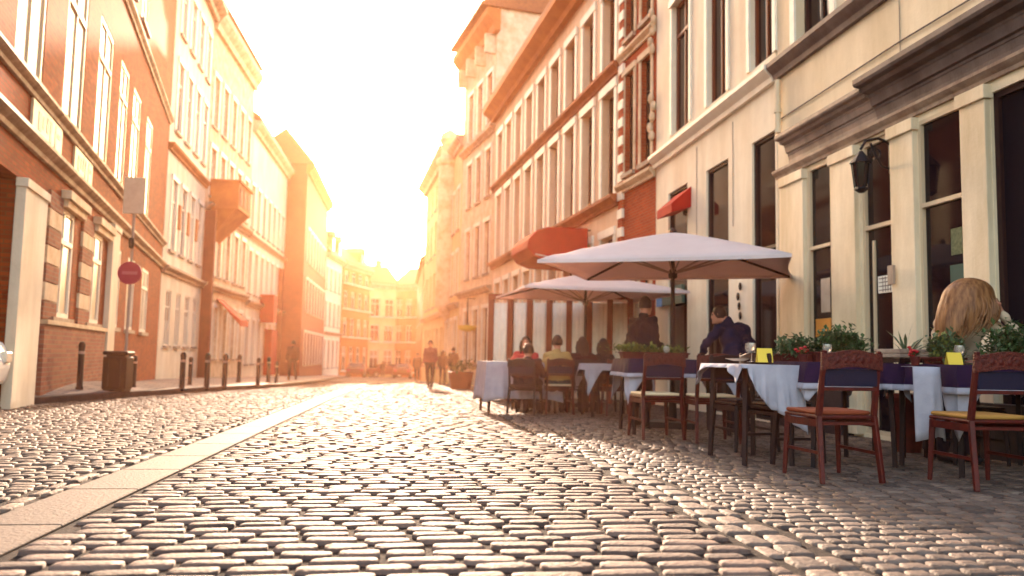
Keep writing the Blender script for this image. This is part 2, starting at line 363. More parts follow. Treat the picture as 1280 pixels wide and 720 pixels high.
# ------------------------------------------------------------------ facades
class Facade:
    """local frame: x along the front, y out into the street, z up from ground"""
    def __init__(s, name, P0, P1, H, label, wall, depth=8, base=None, cat='building'):
        s.P0 = Vector((*W(*P0), 0)); s.P1 = Vector((*W(*P1), 0)); d = s.P1-s.P0; s.L = d.length
        s.rz = math.atan2(d.y, d.x); mid = (s.P0+s.P1)/2
        s.base = gz(mid.x, mid.y) + (.12 if mid.x < -4 else 0) if base is None else base
        s.root = thing(name, (s.P0.x, s.P0.y, s.base), s.rz, label, cat)
        s.H = H; s.wall = wall; s.depth = depth; s.op = []; s.cache = {}
    def hit(s, px, py):
        d = ray(px, py); e = (s.P1-s.P0).normalized(); n = Vector((-e.y, e.x, 0))
        t = (s.P0-CAM).dot(n)/d.dot(n); p = CAM+d*t
        return (p-s.P0).dot(e), p.z-s.base
    def opening(s, x0, x1, z0, z1, kind='win', **kw):
        x0 = max(x0, .06); x1 = min(x1, s.L-.06)
        if x1-x0 < .2: return
        s.op.append((x0, x1, z0, z1, kind, kw))
    def pxopen(s, pa, pb, ptop, pbot, kind='win', **kw):
        pm = (pa+pb)/2
        ua = s.hit(pa, ptop)[0]; ub = s.hit(pb, ptop)[0]
        s.opening(min(ua,ub), max(ua,ub), s.hit(pm,pbot)[1], s.hit(pm,ptop)[1], kind, **kw)
    def finish(s, recess=.18, side=None):
        xs = sorted({0, s.L, *[o[0] for o in s.op], *[o[1] for o in s.op]})
        zs = sorted({-1.2, s.H, *[o[2] for o in s.op], *[o[3] for o in s.op]})
        b = MB(); H = s.H; D = s.depth; L_ = s.L
        for i in range(len(xs)-1):
            z_run = None
            for j in range(len(zs)-1):
                cx = (xs[i]+xs[i+1])/2; cz = (zs[j]+zs[j+1])/2
                if any(o[0] < cx < o[1] and o[2] < cz < o[3] for o in s.op): continue
                b.add([(xs[i],0,zs[j]),(xs[i+1],0,zs[j]),(xs[i+1],0,zs[j+1]),(xs[i],0,zs[j+1])], [(0,1,2,3)])
        for (x0,x1,z0,z1,kd,kw) in s.op:
            r = kw.get('recess', recess)+.04
            b.add([(x0,0,z0),(x1,0,z0),(x1,0,z1),(x0,0,z1),(x0,-r,z0),(x1,-r,z0),(x1,-r,z1),(x0,-r,z1)],
                  [(0,1,5,4),(1,2,6,5),(2,3,7,6),(3,0,4,7),(4,5,6,7)])
        b.add([(0,0,-1.2),(0,-D,-1.2),(0,-D,H),(0,0,H)], [(0,1,2,3)])
        b.add([(L_,0,-1.2),(L_,-D,-1.2),(L_,-D,H),(L_,0,H)], [(0,1,2,3)])
        b.add([(0,-D,-1.2),(L_,-D,-1.2),(L_,-D,H),(0,-D,H)], [(0,1,2,3)])
        b.add([(0,0,H),(L_,0,H),(L_,-D,H),(0,-D,H)], [(0,1,2,3)])
        me = bpy.data.meshes.new('wall'); me.from_pydata(b.v, [], b.f); me.materials.append(s.wall)
        o = bpy.data.objects.new('wall', me); COL.objects.link(o); o.parent = s.root
        for (x0,x1,z0,z1,kd,kw) in s.op:
            if kd != 'void': s.window(x0,x1,z0,z1,kd,kw.get('recess',recess),kw)
        return s
    def window(s, x0, x1, z0, z1, kd, r, kw):
        w = round(x1-x0,3); h = round(z1-z0,3); key = (w,h,kd,r,tuple(sorted((k,str(v)) for k,v in kw.items())))
        if key not in s.cache:
            fm = kw.get('frame', M['frame']); pm = kw.get('pane', M['pane']); t = kw.get('bar', .06)
            f = MB(); y0, y1 = -r-.01, -r+.05
            f.box(0,t,y0,y1,0,h); f.box(w-t,w,y0,y1,0,h); f.box(t,w-t,y0,y1,h-t,h); f.box(t,w-t,y0,y1,0,t)
            tr = kw.get('transom', .7); mu = kw.get('mull', 1)
            if tr: f.box(t,w-t,y0,y1+.01,h*tr-t/2,h*tr+t/2)
            for q in range(1, mu+1):
                xx = w*q/(mu+1); f.box(xx-t*.4,xx+t*.4,y0,y1-.005,t,(h*tr-t/2) if (tr and kw.get('topopen')) else h-t)
            fr = f.mesh('frame', fm)
            p = MB(); p.box(t*.5,w-t*.5,-r-.005,-r+.012,t*.5,h-t*.5); pn = p.mesh('pane', pm)
            sl = None
            if kw.get('sill', True) and kd == 'win':
                q = MB(); e = kw.get('sille', .06); q.box(-e,w+e,-.02,kw.get('silly',.09),-.10,.0); sl = q.mesh('sill', kw.get('sillm', M['trim']))
            su = None
            if kw.get('surround'):
                q = MB(); g = kw.get('sw', .13); q.box(-g,-.002,-.01,.035,0,h); q.box(w+.002,w+g,-.01,.035,0,h); q.box(-g-.03,w+g+.03,-.01,.06,h+.002,h+g*1.5)
                su = q.mesh('surround', kw['surround'])
            bl_ = None
            if kw.get('blind'):
                q = MB(); q.box(t+.01,w-t-.01,-r+.013,-r+.022,h*(1-kw['blind']),h-t); bl_ = q.mesh('blind', kw.get('blindm', M['blind']))
            s.cache[key] = (fr, pn, sl, su, bl_)
        fr, pn, sl, su, bl_ = s.cache[key]
        o = inst(fr, 'door' if kd == 'door' else 'window', s.root, (x0, 0, z0)); inst(pn, 'pane', o)
        if sl: inst(sl, 'sill', o)
        if su: inst(su, 'surround', o)
        if bl_: inst(bl_, 'blind', o)
        return o
    def grid(s, x0, dx, w, n, rows, kd='win', **kw):
        for z0, z1 in rows:
            for i in range(n):
                k2 = dict(kw)
                if random.random() < .35: k2['blind'] = random.choice((.25,.4,.55))
                if random.random() < .3 and k2.get('pane') is M['palepane']: k2['pane'] = M['paneb']
                if random.random() < .3 and k2.get('pane') is M['paneb']: k2['pane'] = M['pane']
                s.opening(x0+i*dx, x0+i*dx+w, z0, z1, kd, **k2)
    def band(s, z, h, out, m, name='string_course', x0=0, x1=None, over=.0):
        x1 = s.L if x1 is None else x1; b = MB()
        prof = [(-.05,z),(out*.35,z),(out*.45,z+h*.3),(out*.75,z+h*.5),(out,z+h*.72),(out,z+h),(-.05,z+h)]
        b.prism(prof, x0-over, x1+over); return b.build(name, m, s.root)
    def pil(s, x0, x1, z0, z1, out, m, name='pilaster'):
        b = MB(); b.box(x0,x1,-.02,out,z0,z1); b.box(x0-.03,x1+.03,-.02,out+.03,z1-.14,z1-.004); b.box(x0-.03,x1+.03,-.02,out+.035,z0,z0+.3)
        return b.build(name, m, s.root, bevel=.008)
    def roof(s, h, m, over=.3, out=None, flat=False):
        out = over if out is None else out; L_ = s.L; D = s.depth; H = s.H+.004
        b = MB()
        b.add([(-over*.2,out,H),(L_+over*.2,out,H),(L_+over*.2,-D,H),(-over*.2,-D,H)] +
              [(-over*.2,out,H+.15),(L_+over*.2,out,H+.15),(L_+over*.2,-D*.35,H+h),(-over*.2,-D*.35,H+h),(L_+over*.2,-D,H+.15),(-over*.2,-D,H+.15)],
              [(0,1,2,3),(0,1,5,4),(4,5,6,7),(7,6,8,9),(2,3,9,8),(0,4,7,9,3),(1,5,6,8,2)])
        return b.build('roof', m, s.root)
    def dormer(s, x, w, h, z, m, rm, y=-.3):
        b = MB(); b.box(x,x+w,y-2,y,z,z+h)
        o = b.build('dormer', m, s.root)
        r = MB(); r.add([(x-.1,y+.12,z+h),(x+w+.1,y+.12,z+h),(x+w/2,y+.12,z+h+w*.45),(x-.1,y-2,z+h),(x+w+.1,y-2,z+h),(x+w/2,y-2,z+h+w*.45)], [(0,1,2),(3,5,4),(0,2,5,3),(1,4,5,2),(0,3,4,1)])
        r.build('dormer_roof', rm, o)
        p = MB(); p.box(x+w*.2,x+w*.8,y-.02,y+.02,z+h*.15,z+h*.9); p.build('pane', M['pane'], o)
    def chimney(s, x, y, h, w=.7):
        b = MB(); b.box(x,x+w,y-.5,y,s.H-.5,s.H+h); b.box(x-.05,x+w+.05,y-.55,y+.05,s.H+h,s.H+h+.12)
        for i in (.2,.5): b.lathe([(.09,0),(.08,.3)], 8, (x+i*w/.7, y-.25, s.H+h+.12))
        b.build('chimney', M['brick2'], s.root)
    def downpipe(s, x, z0, z1, y=.08, m=None):
        b = MB(); b.tube([(x,y,z0),(x,y,z1)], .045, 8)
        z = z0+.3
        while z < z1: b.lathe([(.058,0),(.058,.06)], 8, (x,y,z)); z += 1.4
        b.build('downpipe', m or M['trim'], s.root, smooth=True)

# ---- right side, nearest: restaurant with its shopfront (X' = 5.5)
r0 = Facade('restaurant_building', (5.5, 3.2), (5.5, 11.72), 12.0, 'cream restaurant building with pilastered shopfront and heavy grey cornice behind the tables', M['cream'])
hz = lambda px, py: r0.hit(px, py)
def rx(px): return r0.hit(px, 400)[0]
u_a0, u_a1 = rx(1042), rx(1012)
r0.opening(u_a0, u_a1, .55, 3.50, 'win', frame=M['frame'], transom=.62, mull=0, sill=True, recess=.05, bar=.045)
r0.opening(rx(1119), rx(1078), .02, 3.50, 'door', frame=M['frame'], transom=.70, mull=0, recess=.08, bar=.05, topopen=True)
r0.opening(rx(1211), rx(1153), .55, 3.46, 'win', frame=M['frame'], transom=.68, mull=0, recess=.05, bar=.045)
r0.opening(rx(1247)-3.0, rx(1247), .02, 3.42, 'door', frame=M['framedk'], pane=M['black'], transom=0, mull=0, recess=.08)
for (pa, pb) in ((1000,970),):
    pass
r0.grid(rx(1042)-.05, -1.75, .95, 4, [(5.35, 8.1), (8.9, 10.9)], frame=M['framedk'], surround=M['white2'], sill=False)
r0.finish()
def stepped(x0, x1, z, h, out, m):
    st = [(0,.12),(.06,.28),(.10,.30),(.10,.36),(.22,.38),(.30,.58),(.34,.60),(.34,.66),(.62,.70),(.70,.78),(.70,.80),(.94,.82),(1.0,.88),(1.0,1.0),(.4,1.03),(-.15,1.03)]
    pr = [(-.05, z)] + [(.08+a*(out-.08), z)for a, _ in st[:1]]
    for a, f in st: pr.append((.08+a*(out-.08) if a >= 0 else -.05, z+h*f))
    b = MB(); b.prism(pr, x0, x1); return b.build('cornice', m, r0.root)
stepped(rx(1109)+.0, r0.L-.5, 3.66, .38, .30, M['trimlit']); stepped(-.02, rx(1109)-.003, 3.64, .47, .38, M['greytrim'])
r0.band(3.53, .12, .10, M['trim'], 'string_course')
r0.band(5.05, .24, .18, M['greytrim'], 'string_course')
r0.band(11.6, .5, .5, M['greytrim'], 'cornice')
for a, c in ((1076,1046),(1010,982),(1152,1122),(1246,1213)): r0.pil(rx(a), rx(c), 0, 3.51, .06, M['cream2'])
r0.downpipe(rx(981)-.0, 4.2, 5.0, m=M['cream2'])
b = MB(); b.tube([(0,.02,4.45),(2.6,.03,4.40),(rx(1133),.02,4.46),(r0.L,.02,4.42)], .009, 6); b.build('cable', M['greytrim'], r0.root)
b = MB(); b.tube([(rx(1133),.004,4.2),(rx(1133),.004,5.0)], .006, 5); b.build('wall_joint', M['trim'], r0.root)
# papers, notices and boards in the shop windows
b = MB(); b.box(rx(1036),rx(1018),-.04,-.02,1.18,1.42); b.build('notice', M['board'], r0.root)
b = MB(); b.box(rx(1036),rx(1018),-.04,-.025,.8,1.15); b.build('chalkboard', M['black'], r0.root)
b = MB(); b.box(rx(1035),rx(1024),-.04,-.03,1.5,1.95); b.build('notice', M['signback'], r0.root)
for i, (pa, pb, z0, z1) in enumerate(((1202,1188,1.95,2.22),(1203,1186,1.45,1.85),(1180,1168,1.1,1.28))):
    b = MB(); b.box(rx(pa),rx(pb),-.04,-.03,z0,z1); b.build('notice', [M['leafgrey'],M['greenboard'],M['paper']][i], r0.root)
b = MB(); b.box(rx(1112),rx(1094),-.06,-.045,1.66,1.86)
b.m = 1
for i in range(4): b.box(rx(1112)+.02,rx(1094)-.02,-.045,-.042,1.69+i*.045,1.70+i*.045)
for i in range(4): b.box(rx(1112)+.03+i*.05,rx(1112)+.037+i*.05,-.045,-.041,1.67,1.85)
b.build('notice', [M['paper'], M['greytrim']], r0.root)
b = MB(); b.box(rx(1131),rx(1124),.10,.13,1.72,1.93); b.build('name_plate', M['trim'], r0.root)
b = MB(); b.box(rx(1090),rx(1087),-.08,-.05,.1,2.3); b.build('door_stile', M['frame'], r0.root)
for F_ in (r0, r1) if 'r1' in globals() else (r0,):
    pass
b = MB(); b.box(.02,rx(1119)-.25,-.02,.16,-.6,.50); b.build('plinth', M['plinth'], r0.root)  # added dark band at the facade foot, shade behind the tables painted in
b = MB(); b.box(rx(1077)+.2,r0.L-.01,-.02,.16,-.6,.50); b.build('plinth', M['plinth'], r0.root)  # second added band, same painted shade beyond the door
# iron lantern on a scroll bracket
lx = rx(1119); lp = r0.root.matrix_world
def r0w(x, y, z): return (r0.P0.x - y, r0.P0.y + x, r0.base + z)
lan = thing('wall_lantern', r0w(lx, .1, 3.0), PI/2, 'black wrought iron lantern hanging from a scroll bracket beside the restaurant door', 'lantern')
b = MB(); b.beam((0,-.1,0),(0,-.1,.4),.04,.06); b.tube([(0,-.08,.34),(0,.06,.40),(0,.22,.36),(0,.28,.26)], .016)
b.tube([(0,-.08,.05),(0,.02,.08),(0,.10,.2),(0,.16,.34)], .014)
b.tube([(0,.1+.06*math.cos(t),.22+.06*math.sin(t)) for t in np.linspace(0,5,12)], .01); b.build('bracket', M['iron'], lan)
b = MB(); b.lathe([(.02,.24),(.05,.2),(.11,.12),(.125,.1),(.1,.1)], 6, (0,.28,0)); b.lathe([(.07,-.18),(.08,-.2),(.03,-.24)], 6, (0,.28,0))
for k in range(6):
    a = PI/3*k; b.beam((.1*math.cos(a),.28+.1*math.sin(a),.1),(.07*math.cos(a),.28+.07*math.sin(a),-.18),.014,.014)
b.build('cage', M['iron'], lan)
b = MB(); b.lathe([(.09,.095),(.062,-.17)], 6, (0,.28,0)); b.build('glass', M['pane'], lan)

# ---- right side, second: cream house with tall dark openings
r1 = Facade('town_house', (5.5, 11.75), (5.5, 17.5), 12.0, 'cream town house with tall dark openings between restaurant and striped brick corner', M['white'])
def sx(F_, px): return F_.hit(px, 400)[0]
for pa, pb, zt in ((974,941,4.42),(911,883,4.42),(859,835,4.42)):
    r1.opening(sx(r1,pa), sx(r1,pb), .05, zt, 'door', frame=M['framedk'], pane=M['paneb'] if pa == 910 else M['pane'], transom=.6, mull=0, recess=.09, bar=.05)
for pa, pb in ((971,940),(910,885),(862,840)):
    r1.opening(sx(r1,pa), sx(r1,pb), 5.62, 8.4, 'win', frame=M['framebr'], sill=False, recess=.13, mull=1, transom=.75, surround=M['white2'], sw=.1)
    r1.opening(sx(r1,pa), sx(r1,pb), 9.2, 11, 'win', frame=M['framebr'], sill=False, recess=.22)
r1.finish()
r1.band(5.14, .26, .2, M['white2'], 'string_course'); r1.band(11.5, .5, .5, M['trim'], 'cornice')
for px in (905, 878): pass
for px in (917, 871): 
    b = MB(); b.tube([(sx(r1,px),.004,3.2),(sx(r1,px),.004,5.0)], .008, 5); b.build('wall_joint', M['trim'], r1.root)
b = MB(); xx = sx(r1,864); b.add([(xx,0,4.3),(xx+.9,0,4.3),(xx,.4,3.95),(xx+.9,.4,3.95),(xx,.4,3.78),(xx+.9,.4,3.78),(xx,0,3.9),(xx+.9,0,3.9)], [(0,1,3,2),(2,3,5,4),(0,2,4,6),(1,3,5,7),(4,5,7,6)])
b.build('door_awning', M['canvasred'], r1.root)
for i, px in enumerate((926,)):
    b = MB()
    for k in range(6): b.ball((sx(r1,px)+.05*math.sin(k*2.1), .03, 1.35+k*.16), (.05,.02,.07), 7, 5)
    b.build('iron_ornament', M['iron'], r1.root)
b = MB(); b.box(sx(r1,857),sx(r1,828),.02,.08,2.05,2.42); o = b.build('fascia_board', M['greenboard'], r1.root)
b = MB(); b.box(sx(r1,832),sx(r1,826),.085,.1,2.05,2.42); b.build('blue_panel', M['blueboard'], o)

# ---- right side, third: ornate brick corner house with striped quoins
LR = lambda d: 5.5 - .091*(d-17.5)
r2 = Facade('brick_corner_house', (LR(17.5), 17.55), (LR(19.75), 19.75), 12.2, 'narrow red brick house with stone dressings and red and white striped quoins', M['redbrick'])
r2.grid(.25, 1.05, .62, 2, [(.3,3.1),(5.5,8.0),(8.9,11.2)], frame=M['framedk'], surround=M['stone'], pane=M['pane'], sw=.1)
r2.finish()
r2.band(5.05,.22,.16,M['stone']); r2.band(3.5,.2,.14,M['stone']); r2.band(8.4,.2,.14,M['stone']); r2.band(11.8,.5,.5,M['trim'],'cornice')
for xx in (r2.L-.32,):
    for k in range(24):
        b = MB(); b.box(xx, xx+.32, -.02, .07, .3+k*.46, .3+k*.46+.23); 
        if k % 2 == 0: pass
        b.build('quoin', M['white2'] , r2.root)
    b = MB(); b.box(xx+.003, xx+.317, -.01, .05, 0, 11.8); b.build('quoin_strip', M['redbrick'], r2.root)
for k in range(3):
    b = MB()
    for j in range(5): b.ball((.12+.1*math.sin(j*1.7), .05, 6+k*2.0+j*.22), (.09,.07,.12), 8, 6)
    b.build('stone_carving', M['stone'], r2.root)

# ---- right side, fourth: long cream building
r3 = Facade('long_cream_building', (LR(19.8), 19.8), (LR(35.5), 35.5), 12.2, 'long cream building with repeated tall brown windows and a deep eave, right of the street', M['peach'], depth=9)
n3 = 9
r3.grid(.35, 1.75, .98, n3, [(5.35, 8.15), (8.85, 10.9)], frame=M['framebr'], pane=M['paneb'], surround=M['white2'], sw=.16, recess=.25, sill=True)
r3.grid(.35, 1.75, .95, n3, [(1.0, 4.3)], frame=M['framebr'], pane=M['paneb'], recess=.25, sill=True, surround=M['white2'], sw=.14)
r3.finish()
r3.band(5.0,.3,.22,M['rust']); r3.band(8.45,.28,.2,M['rust']); r3.band(11.7,.5,.6,M['orange'],'cornice')
r3.roof(2.2, M['tile'], .6)
# ---- tall house with a wide overhanging cornice
r4 = Facade('tall_eaved_house', (LR(35.6), 35.6), (2.82, 41.2), 17.4, 'tall ornate house with a wide dark overhanging cornice above its neighbours', M['stone'], depth=7)
r4.grid(.5, 1.7, .85, 3, [(1,3.6),(5.2,7.6),(8.8,11),(12.2,14.6)], frame=M['framebr'], pane=M['paneb'], surround=M['white2'], sw=.12)
r4.finish(); r4.band(16.2,1.0,.6,M['orange'],'cornice',over=.4); r4.band(4.3,.3,.25,M['trim']); r4.band(11.6,.3,.25,M['trim'])
r4.roof(2.0, M['tile'], .8)
for k in range(4):
    b = MB(); b.box(.15+k*1.7,.35+k*1.7,0,.5,15.3,16.2); b.build('bracket', M['stone'], r4.root)
r5 = Facade('turreted_house', (2.8, 41.3), (2.35, 46.5), 13.2, 'pale house with a rounded turret, just left of the tall eaved house', M['yellow'], depth=6)
r5.grid(.5, 1.7, .8, 3, [(1,3.4),(4.8,7),(8.2,10.4)], frame=M['framebr'], pane=M['paneb'], surround=M['white2'], sw=.12)
r5.finish(); r5.band(12.5,.6,.4,M['trim'],'cornice',over=.2); r5.band(4.0,.3,.25,M['trim'])
b = MB(); b.lathe([(.0,3.4),(.55,4.2),(.6,4.4),(.6,12.2),(.75,12.35),(.75,12.6),(.5,12.8),(.48,13.5),(.62,13.7),(.5,14.1),(.05,14.4)], 18, (3.6,.2,0)); o = b.build('turret', M['stone'], r5.root, smooth=True)
r6 = Facade('flat_roofed_house', (2.3, 46.6), (1.35, 58), 14.2, 'yellowish house with a flat projecting cornice near the end of the right side', M['yellow'], depth=6)
r6.grid(.6, 2.1, 1.0, 5, [(1,3.4),(4.8,7),(8.2,10.4),(11.2,12.8)], frame=M['framebr'], pane=M['paneb'])
r6.finish(); r6.band(13.3,.75,.6,M['trim'],'cornice',over=.3); r6.band(4.0,.3,.25,M['trim'])
r7 = Facade('corner_house', (1.3, 58.2), (1.2, 78), 9.0, 'low orange corner house where the street bends', M['orange'], depth=8)
r7.grid(.8, 2.2, 1.0, 8, [(1,3.2),(4.6,6.8)], frame=M['framebr'], pane=M['paneb']); r7.finish(); r7.roof(2.4, M['tile'], .3)

# ---- left side (P0 far, P1 near)
LL = lambda d: -3.67-.186*d
l1 = Facade('brick_corner_building', (LL(30.4), 30.4), (LL(8.6), 8.6), 17.0, 'red brick building with tall white windows and banded ground floor piers at the left', M['brick'], depth=9)
def lpx(px, D): return px
# windows placed by their places along the front
def l1u(px, z):
    y = 430
    for _ in range(6):
        u, zz = l1.hit(px, y); y += (zz-z)*(430-60)/max(.1, 4.2*(1+0*u)) * .5
    return l1.hit(px, y)[0]
def l1win(pa, pb, z0, z1, **kw):
    ua, ub = l1u(pa, (z0+z1)/2), l1u(pb, (z0+z1)/2); l1.opening(min(ua,ub), max(ua,ub), z0, z1, 'win', **kw)
wk = dict(frame=M['frame'], pane=M['palepane'], recess=.06, mull=1, transom=.72, bar=.11)
cols = [(27,60),(84,107),(122,138),(148,158),(164,173),(181,188)]
cols_g = [(66,90),(108,126),(138,149),(158,167),(176,184)]
for i, (a, c) in enumerate(cols):
    l1win(a, c, 5.1, 8.2, surround=None, **wk)
    l1win(a, c, 10.4, 13.2, **wk)
    l1win(a, c, 14.2, 16.2, **wk)
for a, c in cols_g: l1win(a, c, 1.45, 3.5, frame=M['white2'], pane=M['palepane'], recess=.06, sill=True, mull=1, bar=.1)
l1.opening(*sorted((l1.hit(-95,430)[0], l1.hit(11,430)[0])), .02, 3.45, 'void', recess=5.2); l1win(-190,-130, .5, 3.5, frame=M['framedk'], pane=M['pane'], recess=.3)
l1.finish()
l1.band(3.98,.22,.2,M['trim'],'cornice'); l1.band(4.82,.18,.16,M['trim']); l1.band(9.6,.2,.16,M['trim']); l1.band(16.5,.5,.6,M['trim'],'cornice')
for i, (a, c) in enumerate(((66,90),(108,126))):         # hooded lintels above the shop windows
    ua, ub = l1.hit(a,430)[0], l1.hit(c,430)[0]; b = MB(); b.box(min(ua,ub)-.15,max(ua,ub)+.12,-.01,.17,3.64,3.80); b.box(min(ua,ub)-.05,max(ua,ub)+.05,-.01,.11,3.5,3.64)
    b.build('lintel', M['stone'], l1.root)
ua, ub = sorted((l1.hit(14,340)[0], l1.hit(44,340)[0])); l1.pil(ua, ub, -.4, 3.45, .12, M['white'])
ua, ub = l1.hit(127,430)[0], l1.hit(136,430)[0]; l1.pil(min(ua,ub), max(ua,ub), -.4, 3.95, .12, M['white'])
for (a, c) in ((47,64),(92,106)):                                # banded piers
    ua, ub = sorted((l1.hit(a,430)[0], l1.hit(c,430)[0]))
    for k in range(7):
        b = MB(); b.box(ua, ub, -.01, .05, 1.4+k*.32, 1.4+k*.32+.3); b.build('pier_block', M['stone'] if k % 2 else M['brick2'], l1.root)
ua, ub = sorted((l1.hit(47,430)[0], l1.hit(126,430)[0])); b = MB(); b.box(ua, ub, -.02, .09, -.5, 1.3); b.build('plinth', M['brick2'], l1.root)
b = MB(); b.box(ua, ub, -.01, .13, 1.302, 1.38); b.build('plinth_cap', M['stone'], l1.root)
for (a, c) in ((17,57),(75,99)):                                 # cream panels below the windows, with worn painted marks
    ua, ub = sorted((l1.hit(a,430)[0], l1.hit(c,430)[0])); b = MB(); b.box(ua, ub, -.01, .04, 4.22, 4.80)
    o = b.build('sign_panel', M['cream2'], l1.root); g = MB(); w = (ub-ua)
    for q, (x, y_, ww, hh) in enumerate(((.16,.12,.09,.3),(.30,.2,.06,.22),(.42,.2,.06,.26),(.54,.1,.07,.36),(.72,.08,.05,.40),(.80,.3,.1,.08))):
        g.box(ub-w*(x+ww), ub-w*x, .041, .046, 4.26+y_, 4.26+y_+hh)
    g.build('worn_lettering', M['greytrim'], o)
l2 = Facade('white_stucco_building', (-9.75, 38), (LL(30.5), 30.5), 18.0, 'white stucco house with shallow brick coloured cartouches beyond the brick building', M['white'], depth=9)
l2.grid(.6, 1.75, .9, 4, [(5.2,8.0),(10.0,12.8),(14,16.2)], frame=M['white2'], pane=M['palepane'], surround=M['white2'], recess=.08)
l2.grid(.6, 1.75, .9, 4, [(1.4,3.6)], frame=M['white2'], pane=M['palepane'], recess=.08)
l2.finish(); l2.band(4.2,.3,.25,M['trim']); l2.band(9.0,.3,.22,M['orange']); l2.band(17.3,.6,.6,M['trim'],'cornice')
for k in range(3):
    b = MB(); b.box(1.62+k*1.75, 1.98+k*1.75, -.01, .06, 6.2, 7.2); b.build('cartouche', M['orange'], l2.root)
l3 = Facade('oriel_building', (-9.5, 47.5), (-9.75, 38.1), 18.5, 'ornate stone building with an orange balcony bay on brackets', M['stone'], depth=9)
l3.grid(.6, 1.85, .95, 5, [(1,3.6),(5.2,7.8),(9.0,11.4),(12.5,15.0)], frame=M['white2'], pane=M['palepane'], surround=M['white2'], sw=.15)
l3.finish(); l3.band(4.4,.3,.3,M['trim']); l3.band(8.3,.3,.3,M['trim']); l3.band(17.2,1.0,.45,M['stone'],'cornice'); l3.roof(3.4, M['tile'], .4)
b = MB(); x0, x1 = l3.L-3.4, l3.L-.6
b.add([(x0+.5,0,6.9),(x1-.5,0,6.9),(x0,1.3,8.4),(x1,1.3,8.4),(x0,0,8.4),(x1,0,8.4)], [(0,1,3,2),(0,2,4),(1,5,3),(2,3,5,4)]); b.box(x0,x1,0,1.4,8.405,9.7); b.box(x0-.08,x1+.08,-.01,1.5,9.7,9.82)
b.build('balcony_bay', M['orange'], l3.root)
for k in range(3):
    b = MB(); b.box(x0+.25+k*.85,x0+.9+k*.85,1.395,1.42,8.6,9.5); b.build('panel', M['dkred'], l3.root)
for px, z0, z1 in ((0,.1,3.6),):
    b = MB(); b.box(l3.L-.25,l3.L-.02,.0,.5,0,8.2); b.build('corner_pier', M['dkred'], l3.root)
b = MB(); b.add([(4.9,.02,4.1),(6.7,.02,4.1),(4.9,1.3,3.0),(6.7,1.3,3.0),(4.9,1.3,2.7),(6.7,1.3,2.7)], [(0,1,3,2),(2,3,5,4),(0,2,4),(1,5,3)]); b.build('window_awning', M['canvasred'], l3.root)
l4 = Facade('pale_terrace_building', (-9.35, 60.9), (-9.5, 47.6), 15.8, 'pale long house front with wide cornice and a red shop entrance', M['white'], depth=9)
l4.grid(.7, 1.9, .95, 7, [(.9,3.6),(5.2,7.8),(9.2,11.8)], frame=M['framebr'], pane=M['palepane'], surround=M['white2'], sill=True)
l4.finish(); l4.band(4.4,.35,.3,M['trim']); l4.band(8.5,.25,.25,M['trim']); l4.band(15.0,.7,.5,M['stone'],'cornice'); l4.roof(2.6, M['tile'], .4)
b = MB(); b.box(4.6,6.8,.02,.5,.1,3.2); b.build('shop_entrance', M['canvasred'], l4.root)
b = MB(); b.box(7.6,8.9,.02,.9,3.6,5.4); b.build('projecting_sign', M['canvasred'], l4.root)
b = MB(); b.box(2.2,2.5,.02,.4,.1,7.8); b.build('vertical_sign', M['dkred'], l4.root)
l5 = Facade('projecting_dark_building', (-7.8, 78), (-7.85, 61.2), 16.6, 'building standing forward of its neighbours with a dark brick side wall', M['dkred'], depth=5)
l5.grid(1.2, 2.1, 1.1, 7, [(1,3.6),(5.2,7.8),(9.2,11.8)], frame=M['framebr'], pane=M['palepane'], surround=M['white2'])
l5.finish(); b = MB(); b.box(.05,l5.L-.25,.005,.06,0,15.1); 
l5.band(15.9,.7,.5,M['orange'],'cornice',over=.1); l5.roof(2.8, M['tile'], .5)
l6 = Facade('dormered_white_house', (-6.9, 86.5), (-7.8, 78.2), 12.2, 'white house with orange dormers near the end of the left side', M['white'], depth=7)
l6.grid(.8, 2.2, 1.1, 4, [(.8,3.6),(5,7.4),(8.6,10.8)], frame=M['framebr'], pane=M['paneb'], surround=M['white2'])
l6.finish(); l6.band(4.1,.3,.3,M['trim']); l6.band(11.7,.5,.5,M['trim'],'cornice'); l6.roof(3.2, M['tile'], .4); l6.dormer(1.5,1.4,1.8,12.3,M['orange'],M['tile'],.1); l6.dormer(5,1.4,1.8,12.3,M['orange'],M['tile'],.1); l6.chimney(3.9,-2.5,4)
def far_block(name, P0, P1, H, label, wall, rows, n, rh=2.5):
    f = Facade(name, P0, P1, H, label, wall, depth=7)
    w = f.L/n*.62
    f.grid(f.L/n*.19, f.L/n, w, n, rows, frame=M['white2'], pane=M['paneb'], sill=True, silly=.5, sille=.3, sillm=M['white2'])
    f.finish(); f.band(H-.6,.6,.5,M['trim'],'cornice'); f.roof(rh, M['tile'], .5); return f
g1 = far_block('balconied_house', (-4.2, 95.5), (-6.8, 87), 12.4, 'orange brown house with white balcony bands closing the view, left one', M['orange'], [(.6,3.2),(4.3,6.4),(7.4,9.4),(10.2,11.6)], 4)
g1.dormer(2,1.6,1.6,12.5,M['orange'],M['tile'],0); g1.chimney(5.5,-2.5,3.5)
g2 = far_block('end_house', (-1.0, 98.2), (-4.3, 95.6), 11.2, 'house with wide white window bands at the end of the street, middle one', M['yellow'], [(.6,3.2),(4.2,6.2),(7.2,9.4)], 2)
g2.chimney(1.0,-2,3)
g3 = far_block('far_corner_house', (3.6, 94), (-1.3, 98.6), 11.0, 'orange house with rows of windows at the end of the street, right one', M['orange'], [(.6,3.2),(4.2,6.2),(7.2,9.4)], 4)

